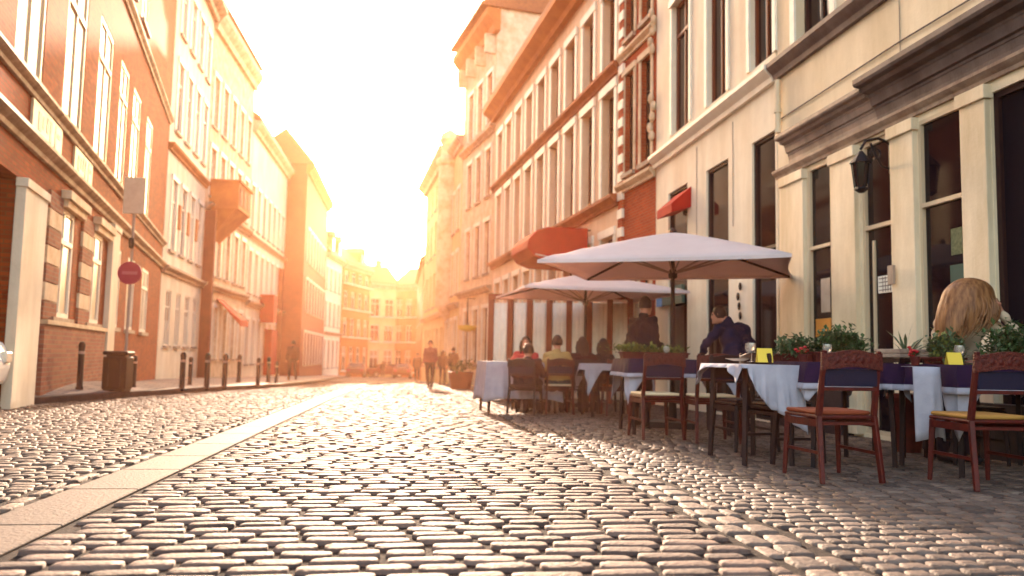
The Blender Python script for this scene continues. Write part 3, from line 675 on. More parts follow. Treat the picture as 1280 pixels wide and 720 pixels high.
# ------------------------------------------------------------------ street furniture on the left
def bollard_proto():
    t = thing('bollard', (0,0,0)); b = MB(); b.lathe([(.075,0),(.075,.05),(.06,.07),(.06,.86),(.066,.88),(.066,.93),(.045,.985),(.01,1.0)], 16); b.build('post', M['boll'], t, smooth=True)
    b = MB(); b.lathe([(.064,.74),(.0645,.80)], 16); b.build('band', M['pole'], t); return t
bl = [(45,416,485,'nearest bollard at the far left, in front of the cream pillar'),(99,427,487,'bollard in front of the low brick plinth, left of the litter bin'),
      (167,444,484,'short grey bollard just right of the litter bin'),(227,440,489,'bollard left of the dark corner pier, right of the litter bin'),(237,446,481,'bollard set back close behind another near the dark corner pier'),
      (258,441,487.5,'slim bollard third from the dark corner pier'),(280,442,487,'slim bollard in front of the ornate stone building'),(298,443,478,'bollard set back near the building wall under the red window awning'),
      (322,447,482,'bollard below the red shop entrance, thicker looking'),(335,446,478,'bollard just right of the red shop entrance'),(345,452,479,'farthest of the bollards, beside the person walking on the left')]
bp0 = bollard_proto()
for i, (px, yt, yb, lab) in enumerate(bl):
    p = phit(px, yb); t = bp0 if i == 0 else copy_tree(bp0)
    t.location = p; hh = (yb-yt)/F*(p-CAM).dot(fwd); t.scale = (hh,hh,hh) if px < 200 else (hh*1.15,hh*1.15,hh)
    tag(t, 'dark ' + lab if 'grey' not in lab else lab, 'bollard', 'bollards along the left kerb')
p = phit(146, 489); s_ = (p-CAM).dot(fwd)/F
t = thing('litter_bin', p, 0, 'dark square litter bin standing by the pole of the round red sign', 'litter bin')
w = 28*s_/2; h = 50*s_
b = MB(); b.box(-w,w,-w,w,.05,h*.86); b.build('body', M['bin'], t, bevel=.02)
b = MB(); b.box(-w*1.06,w*1.06,-w*1.06,w*1.06,h*.90,h); b.build('lid', M['bin'], t, bevel=.03)
b = MB(); b.box(-w*.8,w*.8,-w*.8,w*.8,h*.86,h*.90); b.build('opening', M['iron'], t); b = MB(); b.box(-w*.9,w*.9,-w*.9,w*.9,0,.05); b.build('foot', M['iron'], t)
for sgn in (-.5,.5):
    b = MB(); b.box(w*sgn-.01,w*sgn+.01,-w-.012,-w,.1,h*.8); b.build('rib', M['iron'], t)
p = phit(149, 487.5); p.y += .25; p.z = pz(p.x, p.y)
t = thing('road_sign', p, 0, 'round red no entry sign under a blank pale plate on a thin pole', 'road sign')
s_ = (p-CAM).dot(fwd)/F
def zpx(py, q=p): return (CAM + ray(148,py)*((q-CAM).dot(fwd)/ray(148,py).dot(fwd))).z - q.z
b = MB(); b.tube([(0,0,0),(0,0,zpx(222))], .03, 10); b.build('pole', M['pole'], t, smooth=True)
zc = zpx(340); rr = 14.5*s_
b = MB(); b.tube([(0,-.035,zc),(0,-.06,zc)], rr, 32); b.build('round_plate', M['signred'], t)
b = MB(); b.box(-rr*.62,rr*.62,-.068,-.061,zc-rr*.13,zc+rr*.13); b.build('bar', mat('muted_bar',(.34,.05,.11),.6), t)
b = MB(); b.box(-13*s_,13*s_,-.06,-.035,zpx(264),zpx(217)); b.build('blank_plate', M['signback'], t, bevel=.01)
b = MB(); b.lathe([(.0,-.12),(.05,-.10),(.06,0),(.05,.10),(.0,.12)], 10, (0,-.06,zpx(302))); b.build('clamp', M['iron'], t, smooth=True)

# white car in the gap at the far left, and cars at the end of the street
def car(loc, rz, paint, label, group=None):
    t = thing('parked_car', loc, rz, label, 'car', group)
    b = MB()
    prof = [(-2.05,.35),(-2.1,.7),(-1.95,.92),(-1.25,1.0),(-.7,1.42),(.75,1.45),(1.5,1.02),(2.0,.92),(2.12,.6),(2.05,.3)]
    n = len(prof); vs = []
    for sgn in (-1, 1):
        for x, z in prof: vs.append((x, sgn*(.86 if z < 1.05 else .66), z))
    b.add(vs, [(i,(i+1)%n,n+(i+1)%n,n+i) for i in range(n)] + [tuple(range(n))[::-1], tuple(range(n,2*n))])
    b.build('body', paint, t, bevel=.06)
    for sgn in (-1,1):
        b = MB(); y = sgn*.80; b.add([(-1.1,y*.985,1.03),(-.62,y*.86,1.36),(.68,y*.86,1.38),(1.3,y*.985,1.03),(-1.1,y*1.04,1.03),(-.62,y*.9,1.36),(.68,y*.9,1.38),(1.3,y*1.04,1.03)], [(0,1,2,3),(7,6,5,4),(0,4,5,1),(1,5,6,2),(2,6,7,3),(3,7,4,0)])
        b.build('side_window', M['pane'], t)
        for x in (-1.3, 1.3):
            b = MB(); b.tube([(x,sgn*.68,.32),(x,sgn*.88,.32)], .32, 20); o = b.build('wheel', M['rubber'], t, smooth=True)
            b = MB(); b.tube([(x,sgn*.875,.32),(x,sgn*.895,.32)], .19, 14); b.build('rim', M['chrome'], o)
        b = MB(); b.box(2.02,2.14,sgn*.62-.14,sgn*.62+.14,.62,.78); b.build('headlight', M['lens'], t, bevel=.02)
        b = MB(); b.box(-2.13,-2.03,sgn*.62-.14,sgn*.62+.14,.66,.84); b.build('tail_light', M['signred'], t, bevel=.02)
    for x0, z0, x1, z1 in ((-1.3,1.04,-.74,1.40),(1.46,1.07,.8,1.42)):
        b = MB(); d = .03*(1 if x0 > 0 else -1); b.add([(x0+d,-.6,z0),(x0+d,.6,z0),(x1+d,.56,z1),(x1+d,-.56,z1),(x0-d,-.6,z0-.03),(x0-d,.6,z0-.03),(x1-d,.56,z1-.03),(x1-d,-.56,z1-.03)], [(0,1,2,3),(7,6,5,4),(0,4,5,1),(1,5,6,2),(2,6,7,3),(3,7,4,0)]); b.build('windscreen', M['pane'], t)
    return t
ua, ub = sorted((l1.hit(-95,430)[0], l1.hit(11,430)[0])); e1 = (l1.P1-l1.P0).normalized(); nn_ = Vector((-e1.y, e1.x, 0)); p = l1.P0+e1*(ua+1.08)-nn_*2.0
car((p.x, p.y, l1.base+.05), l1.rz+R(90), M['carwhite'], 'white car standing in the gateway at the far left edge beside the cream pillar')
for i, (x, d, rz, pm, lab) in enumerate(((-4.6,80,90,M['cardark'],'dark red car parked at the end of the street, left one'),(-1.9,88,20,M['cardark'],'dark red car parked across the end of the street, middle one'),(.0,80,88,M['dkred'],'red brown car parked at the foot of the far right corner house'))):
    q = W(x, d); car((q[0], q[1], gz(*q)), R(rz), pm, lab, 'cars parked at the end of the street')

# ------------------------------------------------------------------ parasols
def parasol(x, d, side, rz, ze, zp, label, half=None):
    q = W(x, d); g = gz(*q); t = thing('parasol', (q[0], q[1], g), rz, label, 'parasol', 'square white terrace parasols')
    ze -= g; zp -= g; hs = side/2
    b = MB(); n = 10; vs = []; idx = {}
    for j in range(n+1):
        f = j/n
        for k in range(4*8):
            a = k/8; sd = int(a); u = (a-sd)*2-1
            cx, cy = [(u,-1),(1,u),(-u,1),(-1,-u)][sd]
            r = hs*f*(1-.035*(1-u*u)*f)
            z = zp + (ze-zp)*(f**1.12) - .10*f*(1-u*u)*math.sin(PI*min(f,.98))*.55 + .011*math.sin(f*30+sd)*f
            vs.append((cx*r, cy*r, z))
    m_ = 32
    fs = [(j*m_+k, (j+1)*m_+k, (j+1)*m_+(k+1)%m_, j*m_+(k+1)%m_) for j in range(n) for k in range(m_)]
    b.add(vs, fs); o = b.build('canopy', M['canvas'], t, smooth=True)
    so = o.modifiers.new('thick','SOLIDIFY'); so.thickness = .006
    b = MB(); l = n*m_
    for k in range(m_):
        p0, p1 = Vector(vs[l+k]), Vector(vs[l+(k+1)%m_]); dn = Vector((0,0,-.04)); b.add([p0,p1,p1+dn,p0+dn],[(0,1,2,3)])
    v = b.build('valance', M['canvas'], o); so = v.modifiers.new('thick','SOLIDIFY'); so.thickness = .004
    b = MB(); b.tube([(0,0,0),(0,0,zp+.02)], .028, 12); b.build('pole', M['wooddk'], t, smooth=True)
    b = MB(); b.lathe([(.05,zp-.0),(.05,zp+.03),(.02,zp+.06)], 10); b.build('finial', M['wooddk'], t)
    b = MB(); b.lathe([(.05,zp-.62),(.06,zp-.6),(.06,zp-.54),(.04,zp-.5)], 12); b.build('hub', M['iron'], t)
    for sx_, sy_ in ((-1,-1),(1,-1),(1,1),(-1,1)):
        b = MB(); b.beam((0,0,zp-.05),(sx_*hs*.98,sy_*hs*.98,ze-.015),.02,.03); o = b.build('rib', M['wooddk'], t)
        b = MB(); b.beam((0,0,zp-.56),(sx_*hs*.5,sy_*hs*.5,(ze+zp)/2-.04),.018,.022); b.build('strut', M['pole'], o)
    for sx_, sy_ in ((0,-1),(1,0),(0,1),(-1,0)):
        b = MB(); b.beam((0,0,zp-.56),(sx_*hs*.5,sy_*hs*.5,(ze+zp)/2-.07),.018,.022); b.build('strut', M['pole'], t)
    b = MB(); b.box(-.3,.3,-.3,.3,0,.08); b.lathe([(.06,.08),(.05,.35)], 12); b.build('base', M['iron'], t, bevel=.01)
    return t
parasol(3.56, 10.6, 3.0, R(-27), 1.97, 2.45, 'large white square parasol over the front row of tables').scale = (1, .84, 1)
parasol(3.6, 15.9, 3.1, R(3), 2.02, 2.42, 'lower white parasol farther back over the group of seated guests')

# ------------------------------------------------------------------ wind screen of canvas panels
q0 = W(1.98, 18.2); q1 = W(5.35, 17.3); dq = Vector((q1[0]-q0[0], q1[1]-q0[1], 0)); Ls = dq.length
t = thing('wind_screen', (q0[0], q0[1], gz(*q0)), math.atan2(dq.y, dq.x), 'row of cream canvas panels between dark red posts behind the guests', 'screen')
nP = 8; pw = Ls/nP; HS = 2.28
for i in range(nP+1):
    b = MB(); b.box(i*pw-.06,i*pw+.06,-.06,.06,0,HS); b.build('post', M['dkred'], t, bevel=.008)
    if i < nP:
        b = MB()
        n = 10; vs = []
        for z in (.1, HS-.08):
            for k in range(n+1): vs.append((i*pw+.07+(pw-.14)*k/n, .025*math.sin(k*1.9+i), z))
        b.add(vs, [(k,k+1,n+2+k,n+1+k) for k in range(n)]); o = b.build('canvas_panel', M['white2'], t, smooth=True); so = o.modifiers.new('thick','SOLIDIFY'); so.thickness = .006
b = MB(); b.box(-.06,Ls+.06,-.07,.07,HS,HS+.12); b.build('top_rail', M['dkred'], t)
b = MB(); b.box(-.045,.045,.08,2.6,.1,HS-.03); b.build('side_panel', M['canvas'], t)

# red awning of a shop on the long cream building
fr3 = r3; e = (fr3.P1-fr3.P0).normalized()
ua = fr3.hit(738, 300)[0]; q = fr3.P0+e*ua
t = thing('shop_awning', (q.x, q.y, fr3.base), fr3.rz, 'red rounded shop awning sticking out from the long cream building', 'awning')
b = MB(); prof = [(.1,4.75),(1.25,4.72),(1.55,4.62),(1.78,4.36),(1.82,4.12),(1.62,3.9),(1.3,3.78),(.1,3.75)]
b.prism(prof, -.1, 2.0); b.build('cloth', M['canvasred'], t, bevel=.03)
b = MB()
for z in (3.8, 4.7): b.beam((0,.0,z),(0,.3,z),.04,.04); b.beam((1.9,.0,z),(1.9,.3,z),.04,.04)
b.build('bracket', M['iron'], t)
b = MB(); b.beam((-.13,.3,3.75),(-.13,1.6,3.95),.02,.03); b.build('arm', M['canvas'], t)

# small hanging lantern basket on the long building
ua = fr3.hit(600, 390)[0]; q = fr3.P0+e*ua
t = thing('hanging_lantern', (q.x, q.y, fr3.base), fr3.rz, 'yellow shop lantern hanging from the facade left of the white screen', 'lantern')
b = MB(); b.lathe([(.1,2.3),(.4,2.4),(.45,2.6),(.1,2.62)], 12, (0,.6,0)); b.build('shade', M['yellowcard'], t)
b = MB(); b.beam((0,0,3.9),(0,.62,3.9),.05,.05)
for a in (-.3,.3,0): b.tube([(a,.6,2.6),(a*.2,.6,3.9)], .02, 6)
b.build('hanger', M['iron'], t)

# ------------------------------------------------------------------ chairs
def make_chair(pad, wood=None):
    wood = wood or M['wood']
    t = thing('dining_chair', (0,0,0)); w = .21; dpt = .21      # faces +y, back at -y
    b = MB(); n = 8; vs = []
    b.box(-w-.01,w+.01,-dpt,dpt+.02,.43,.455); b.build('seat', wood, t, bevel=.01)
    b = MB(); b.box(-w+.0,w-.0,-dpt+.03,dpt+.015,.456,.485); b.build('seat_pad', pad, t, bevel=.013)
    for sx_ in (-1,1):
        b = MB(); b.beam((sx_*(w+.015),-dpt-.06,0),(sx_*w,-dpt,.45),.032,.036,.036,.04); b.beam((sx_*w,-dpt,.45),(sx_*(w-.005),-dpt-.075,.90),.036,.04,.028,.03); b.build('leg', wood, t, bevel=.006)
        b = MB(); b.beam((sx_*(w+.01),dpt+.02,0),(sx_*(w-.01),dpt,.43),.028,.028,.04,.04); b.build('leg', wood, t, bevel=.006)
        b = MB(); b.beam((sx_*(w-.0),-dpt,.40),(sx_*(w-.0),dpt,.40),.02,.05); b.build('apron', wood, t); b = MB(); b.beam((sx_*w,-dpt-.02,.2),(sx_*w,dpt,.2),.016,.022); b.build('stretcher', wood, t)
    for yy in (-dpt, dpt): b = MB(); b.beam((-w,yy,.40),(w,yy,.40),.05,.02); b.build('apron', wood, t)
    # carved top rail, slightly arched and curved
    b = MB(); pts = []
    for k in range(13):
        u = k/12*2-1; pts.append((u*(w+.02), -dpt-.072-.022*(1-u*u), .835+.012*math.cos(u*PI), .105+.012*(1-u*u)+ (.018 if abs(u) > .9 else 0)))
    vs = []
    for x, y, z, h in pts: vs += [(x,y-.012,z-h/2),(x,y+.012,z-h/2),(x,y+.012,z+h/2),(x,y-.012,z+h/2)]
    fs = [(i*4+j, i*4+(j+1)%4, (i+1)*4+(j+1)%4, (i+1)*4+j) for i in range(12) for j in range(4)] + [(0,1,2,3),(48,51,50,49)]
    b.add(vs, fs); tr = b.build('top_rail', M['carve'] if wood is M['wood'] else wood, t, bevel=.004)
    b = MB()
    for k in range(7):
        u = (k-3)/3.6; b.ball((u*w, -dpt-.084-.022*(1-u*u), .835), (.02,.004,.022), 8, 5)
    b.build('carving', wood, tr, smooth=True)
    b = MB(); b.box(-w+.012,w-.012,-dpt-.068,-dpt-.045,.655,.775); b.build('back_panel', M['navypad'], t, bevel=.008)
    b = MB(); b.box(-w+.01,w-.01,-dpt-.052,-dpt-.035,.625,.65); b.build('slat', wood, t, bevel=.004)
    return t
protos = {}
def chair(x, d, rz, pad, label, wood=None, sc=1.0):
    key = (pad.name, wood.name if wood else '')
    if key not in protos: t = protos[key] = make_chair(pad, wood)
    else: t = copy_tree(protos[key])
    q = W(x, d); t.location = (q[0], q[1], gz(*q)+.004); t.rotation_euler = (0,0,rz); t.scale = (sc,sc,sc)
    tag(t, label, 'chair', 'wooden chairs on the restaurant terrace'); return t
def fp(px, py, lift=0):
    p = ghit(px, py); D = (p-CAM).dot(fwd); return (px-506-0.02*0)/1000*D, D
def chair_px(px, py, rz, pad, label, wood=None, sc=1.0, dy=.27):
    p = ghit(px, py); key = (pad.name, wood.name if wood else '')
    if key not in protos: t = protos[key] = make_chair(pad, wood)
    else: t = copy_tree(protos[key])
    c = Matrix.Rotation(rz, 3, 'Z') @ Vector((0, dy*sc, 0))
    t.location = (p.x+c.x, p.y+c.y, gz(p.x,p.y)+.004); t.rotation_euler = (0,0,rz); t.scale = (sc,)*3
    tag(t, label, 'chair', 'wooden chairs on the restaurant terrace'); return t
chC = chair_px(1066, 606, R(3), M['padorange'], 'red brown chair with orange seat pad, in front of the middle table')
chD = chair_px(1262, 616, R(-2), M['padyellow'], 'red brown chair with yellow seat pad at the right edge of the photo')
chA = chair_px(830, 551, R(2), M['padcream'], 'red brown chair with pale seat pad at the left end of the front row', sc=1.02)
chB = chair_px(899, 556, R(-5), M['padcream'], 'red brown chair with cream seat pad, second from the left in the front row', sc=1.02)
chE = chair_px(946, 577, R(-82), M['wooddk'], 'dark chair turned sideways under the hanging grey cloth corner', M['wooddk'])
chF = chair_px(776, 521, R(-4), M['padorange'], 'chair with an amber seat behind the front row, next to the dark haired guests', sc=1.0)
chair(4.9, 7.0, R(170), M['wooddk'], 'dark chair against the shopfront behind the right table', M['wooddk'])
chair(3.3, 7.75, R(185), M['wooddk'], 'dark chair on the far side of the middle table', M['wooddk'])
chG = chair(2.55, 13.25, R(0), M['padcream'], 'pale seated chair under the man in the yellow shirt', sc=1.0)

# ------------------------------------------------------------------ tables and cloths
def cloth_mesh(hw, hd, z, drop, corner, seed, lift=.0, cs=(1,1,1,1), wide=False):
    """square cloth over a table hw x hd (half sizes): hangs 'drop', corners hang 'corner' lower in soft folds"""
    rr = random.Random(seed); b = MB(); n = 64; ph = [rr.random()*6 for _ in range(4)]
    rings = 9; vs = []; per = 4*n
    def edge(k):
        a = k/n; sd = int(a) % 4; u = (a-int(a))*2-1
        e_ = .10; 
        x, y = [(u,-1),(1,u),(-u,1),(-1,-u)][sd]
        return x*hw, y*hd, u, sd
    for j in range(rings+1):
        f = j/rings
        for k in range(per):
            x, y, u, sd = edge(k)
            c = max(0,(abs(u)-.62)/.38)
            ci = [(0 if u < 0 else 1),(1 if u < 0 else 2),(2 if u < 0 else 3),(3 if u < 0 else 0)][sd]
            if wide and sd == 0: c, ci = max(0,(u+.8)/1.8)**.45, 1
            dd = drop + (corner*cs[ci]-drop)*(c**1.3)
            dz = dd*f
            nx, ny = [(0,-1),(1,0),(0,1),(-1,0)][sd]
            if c > 0:
                other = (1 if u > 0 else -1); ox, oy = [(other,0),(0,other),(-other,0),(0,-other)][sd]
                nx, ny = nx*(1-.45*c)+ox*.45*c, ny*(1-.45*c)+oy*.45*c
            fold = .018*math.sin(u*13+ph[sd])*f + .012*math.sin(u*29+ph[sd]*2)*f*f
            out = .008 + lift + .03*f + fold + .05*c*f
            vs.append((x+nx*out, y+ny*out, z+.006+lift-dz if j else z+.006+lift))
    fs = [(j*per+k,(j+1)*per+k,(j+1)*per+(k+1)%per,j*per+(k+1)%per) for j in range(rings) for k in range(per)]
    c0 = len(vs); vs.append((0,0,z+.008+lift)); fs += [(k,(k+1)%per,c0) for k in range(per)]
    b.add(vs, fs); return b, vs, rings, per
def table(x, d, hw, hd, rz, label, clab, seed, over=None, olab=None, corner=.5, z=.72, cs=(1,1,1,1), wide=False, drop=.10):
    q = W(x, d); g = gz(*q); zt = z-g
    t = thing('terrace_table', (q[0],q[1],g), rz, label, 'table', 'tables on the restaurant terrace')
    b = MB(); b.box(-hw,hw,-hd,hd,zt-.03,zt); b.build('tabletop', M['wooddk'], t)
    for sx_ in (-1,1):
        for sy_ in (-1,1):
            b = MB(); b.beam((sx_*(hw-.06),sy_*(hd-.06),0),(sx_*(hw-.08),sy_*(hd-.08),zt-.03),.034,.034); b.build('leg', M['wooddk'], t)
    for yy in (-hd+.07, hd-.09): b = MB(); b.box(-hw+.07,hw-.07,yy,yy+.02,zt-.12,zt-.03); b.build('apron', M['wooddk'], t)
    cb, vs, rn, per = cloth_mesh(hw, hd, zt, drop if not wide else .03, corner, seed, 0, cs, wide)
    o = cb.build('tablecloth', M['cloth'], None, smooth=True); o.location = t.location; o.rotation_euler = t.rotation_euler
    tag(o, clab, 'tablecloth', 'white cloths on the terrace tables'); so = o.modifiers.new('thick','SOLIDIFY'); so.thickness = .003
    if over:
        cb, vs, rn, per = cloth_mesh(hw, hd, zt, .21, .215, seed, .03)
        b = MB(); top = per*(rn-1)
        for j in range(rn):                                       # hem band at the bottom is white
            b.m = 1 if j >= rn-2 else 0
        mi = []
        b = cb; b.mi = [(1 if (i//per) >= rn-2 else 0) for i in range(rn*per)] + [0]*per
        # white rim along the table edge too
        o = b.build('top_cloth', [over, M['cloth']], None, smooth=True); o.location = t.location; o.rotation_euler = t.rotation_euler
        tag(o, olab, 'tablecloth', 'dark cloths with white hems'); so = o.modifiers.new('thick','SOLIDIFY'); so.thickness = .003
    return t, zt+g
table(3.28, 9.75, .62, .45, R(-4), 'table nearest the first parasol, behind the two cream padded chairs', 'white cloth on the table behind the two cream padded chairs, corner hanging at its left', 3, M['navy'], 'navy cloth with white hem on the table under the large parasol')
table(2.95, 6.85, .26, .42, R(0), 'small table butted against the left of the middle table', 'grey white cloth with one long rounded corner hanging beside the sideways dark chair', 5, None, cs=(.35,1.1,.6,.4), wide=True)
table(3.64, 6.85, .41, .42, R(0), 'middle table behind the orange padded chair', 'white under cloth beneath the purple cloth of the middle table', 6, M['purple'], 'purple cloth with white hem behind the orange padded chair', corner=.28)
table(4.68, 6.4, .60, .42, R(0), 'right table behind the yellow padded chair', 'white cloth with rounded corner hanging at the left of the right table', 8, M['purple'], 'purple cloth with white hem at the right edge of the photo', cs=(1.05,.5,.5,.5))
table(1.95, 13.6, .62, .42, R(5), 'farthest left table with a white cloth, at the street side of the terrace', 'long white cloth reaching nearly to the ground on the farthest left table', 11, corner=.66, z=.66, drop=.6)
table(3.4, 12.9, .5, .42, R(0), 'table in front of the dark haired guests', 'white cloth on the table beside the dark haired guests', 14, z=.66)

q = W(3.86, 5.93); t = thing('hanging_cloth', (q[0], q[1], 0), R(3), 'grey white cloth hanging straight down between the middle and right tables', 'cloth')
b = MB(); n = 28; vs = []
for j in range(9):
    f = j/8; z = .735-.50*f
    for k in range(n+1):
        u = k/n*2-1; vs.append((u*(.115+.012*f), -.10*math.cos(u*1.5)-.02*f+.012*math.sin(u*9+1)*f, z-.02*(1-math.cos(u*3))*f))
b.add(vs, [(j*(n+1)+k, j*(n+1)+k+1, (j+1)*(n+1)+k+1, (j+1)*(n+1)+k) for j in range(8) for k in range(n)])
vs = [(x, y, .737) for x, y, z in vs[:n+1]] + [(-.115,.12,.737),(.115,.12,.737)]
b.add(vs, [tuple(range(n+1))+(n+2, n+1)]); o = b.build('drape', M['cloth'], t, smooth=True); so = o.modifiers.new('t','SOLIDIFY'); so.thickness = .003
# planters, cards and glasses on the tables
def leaves(c, ext, n, size, seed, spiky=0):
    rr = random.Random(seed); b = MB()
    cl = [(rr.uniform(-1,1), rr.uniform(-1,1), rr.uniform(-.2,1), rr.uniform(.35,.7)) for _ in range(max(5, n//110))]
    for i in range(n):
        k = rr.choice(cl)
        p = Vector((c[0]+ext[0]*(k[0]*.8+rr.gauss(0,.22)), c[1]+ext[1]*(k[1]*.7+rr.gauss(0,.3)), c[2]+ext[2]*max(-.3,(k[2]*.6+rr.gauss(0,.3)))))
        a = rr.uniform(0,2*PI); el = rr.uniform(-.3,1.2)
        d = Vector((math.cos(a)*math.cos(el), math.sin(a)*math.cos(el), math.sin(el))); s = d.cross(Vector((0,0,1))).normalized()
        l = size*rr.uniform(.6,1.4); w = l*.28; u = s.cross(d)*l*.12
        b.m = 1 if rr.random() < .3 else 0
        b.add([p, p+d*l*.5+s*w+u, p+d*l, p+d*l*.5-s*w+u], [(0,1,2,3)])
    return b
def planter(x, d, L_, z, label, lm, seed, h=.13, ext=.09, flowers=False, n=900):
    q = W(x, d); t = thing('planter', (q[0],q[1],z), 0, label, 'planter', 'planters standing on the terrace tables')
    b = MB(); hw = L_/2
    b.add([(-hw,-.07,0),(hw,-.07,0),(hw,.07,0),(-hw,.07,0),(-hw-.02,-.09,h),(hw+.02,-.09,h),(hw+.02,.09,h),(-hw-.02,.09,h)], [(0,3,2,1),(4,5,6,7),(0,1,5,4),(1,2,6,5),(2,3,7,6),(3,0,4,7)])
    b.box(-hw-.03,hw+.03,-.10,.10,h-.02,h+.0); b.build('trough', M['terracotta'], t, bevel=.008)
    f = leaves((0,0,h), (hw*1.15,.10,ext), n, .05, seed); f.build('foliage', lm, t)
    b = MB(); rr = random.Random(seed)
    for i in range(14):
        a = (rr.uniform(-hw,hw), rr.uniform(-.05,.05)); b.tube([(a[0],a[1],h-.02),(a[0]*1.1,a[1]*1.3,h+ext*.9)], .003, 5)
    b.build('stem', M['leaf'], t)
    return t
planter(3.0, 9.6, .78, .735, 'low planter of yellow green leaves on the table under the large parasol', [M['leaf2'],M['leaf']], 1, .10, .07)
planter(3.42, 7.02, .30, .735, 'small planter of grey green leaves beside the yellow card on the middle table', [M['leafgrey'],M['leaf']], 2, .09, .14, n=1000)
planter(3.78, 7.0, .44, .735, 'planter of dark green leaves behind the orange padded chair', [M['leaf'],M['leafgrey']], 3, .11, .16, n=1900)
planter(4.38, 6.5, .22, .735, 'small planter of pale leaves left of the long haired woman', [M['leafgrey'],M['leaf2']], 4, .08, .16, n=1300)
planter(4.85, 6.15, .66, .735, 'bushy planter of grey green leaves in front of the long haired woman', [M['leaf'],M['leafgrey']], 5, .12, .20, n=3600)
def card(x, d, label, s=1.0):
    q = W(x, d); t = thing('menu_card', (q[0],q[1],.745), R(-8), label, 'menu card', 'yellow cards on the terrace tables')
    b = MB(); w = .062*s; h = .115*s
    b.add([(-w,-.035,0),(w,-.035,0),(w,0,h),(-w,0,h),(-w,.035,0),(w,.035,0)], [(0,1,2,3),(3,2,5,4)]); o = b.build('folded_card', M['yellowcard'], t); so = o.modifiers.new('t','SOLIDIFY'); so.thickness = .002
card(2.98, 6.62, 'folded yellow card standing on the small table left of the orange padded chair'); card(4.2, 6.12, 'folded yellow card standing at the left end of the right table', .9)
def flower(x, d, label, s=1):
    q = W(x, d); t = thing('flower_pot', (q[0],q[1],.745), 0, label, 'flower pot', 'pots of red flowers on the tables')
    b = MB(); b.lathe([(.028,0),(.035,.05),(.04,.07)], 12); b.build('pot', M['terracotta'], t, smooth=True)
    b = MB(); rr = random.Random(int(x*100))
    for i in range(12): b.ball((rr.gauss(0,.025),rr.gauss(0,.02),.10+rr.gauss(0,.018)), (.016,.016,.012), 7, 5)
    b.build('blossom', M['redflower'], t, smooth=True)
    leaves((0,0,.08), (.04,.03,.02), 60, .03, 9).build('foliage', M['leaf'], t)
flower(3.29, 6.6, 'pot of red flowers just left of the orange padded chair back'); flower(4.02, 6.3, 'pot of red flowers left of the yellow card on the right table'); 
def glass(x, d, label):
    q = W(x, d); t = thing('wine_glass', (q[0],q[1],.745), 0, label, 'glass', 'glasses on the terrace tables')
    b = MB(); b.lathe([(.035,0),(.033,.004),(.004,.01),(.004,.07)], 14); b.build('stem', M['glassjar'], t, smooth=True)
    b = MB(); b.lathe([(.004,.07),(.03,.09),(.038,.12),(.034,.16),(.032,.16),(.036,.12),(.028,.093),(.0,.075)], 16); b.build('bowl', M['glassjar'], t, smooth=True)
glass(2.93, 6.75, 'wine glass at the left end of the middle table, left of the yellow card'); glass(3.0, 6.95, 'wine glass standing just behind the yellow card on the middle table'); glass(4.3, 6.2, 'wine glass right of the yellow card on the right table')

glass(3.5, 6.62, 'wine glass between the stiles of the orange padded chair'); glass(4.55, 6.15, 'wine glass at the near edge of the right table, before the bushy planter'); glass(3.1, 9.45, 'wine glass on the table under the large parasol')
for x, d, lab in ((3.65,6.65,'white plate on the middle table behind the orange padded chair'),(4.42,6.2,'white plate on the right table beside the yellow card'),(3.3,9.5,'white plate on the table under the large parasol'),(2.88,6.9,'white plate on the small table left of the middle table')):
    q = W(x, d); t = tag(MB().lathe([(.04,0),(.055,.004),(.11,.018),(.112,.021),(.05,.008),(.0,.007)], 24).build('plate', M['paper'], None, smooth=True), lab, 'plate', 'white plates on the terrace tables'); t.location = (q[0], q[1], .752)
# spiky potted plant and stacked crates by the window
q = W(4.95, 7.9); t = thing('spiky_plant', (q[0],q[1],gz(*q)), 0, 'potted spiky leaved plant by the shop window left of the long haired woman', 'plant')
b = MB(); b.lathe([(.12,0),(.17,.5),(.19,.52),(.19,.56),(.16,.56)], 16); b.build('pot', M['terracotta'], t, smooth=True)
b = MB(); b.tube([(0,0,.5),(.01,0,.9)], .02); b.build('stem', M['wooddk'], t)
b = MB(); rr = random.Random(4)
for i in range(42):
    a = rr.uniform(0,2*PI); el = rr.uniform(.1,1.4); l = rr.uniform(.22,.42); z = rr.uniform(.75,1.0)
    d = Vector((math.cos(a)*math.cos(el),math.sin(a)*math.cos(el),math.sin(el))); s = d.cross(Vector((0,0,1))).normalized()*.016; p = Vector((0,0,z)); dr = Vector((0,0,-.06))
    b.add([p-s*.5,p+s*.5,p+d*l*.5+s,p+d*l*.5-s,p+d*l+dr], [(0,1,2,3),(3,2,4)])
b.build('foliage', M['leafgrey'], t)
q = W(4.72, 7.6); t = thing('side_stand', (q[0],q[1],gz(*q)), R(90), 'low wooden service stand with stacked trays by the shop window', 'stand')
b = MB(); b.box(-.25,.25,-.18,.18,.86,.9); b.build('top', M['wooddk'], t)
b = MB(); b.box(-.22,.22,-.16,.16,.905,.94); b.build('tray', M['trim'], t, bevel=.005); b = MB(); b.box(-.2,.2,-.15,.15,.945,.985); b.build('tray', M['trim'], t, bevel=.005)
for sx_ in (-1,1):
    for sy_ in (-1,1):
        b = MB(); b.beam((sx_*.22,sy_*.15,0),(sx_*.22,sy_*.15,.86),.035,.035); b.build('leg', M['wooddk'], t)

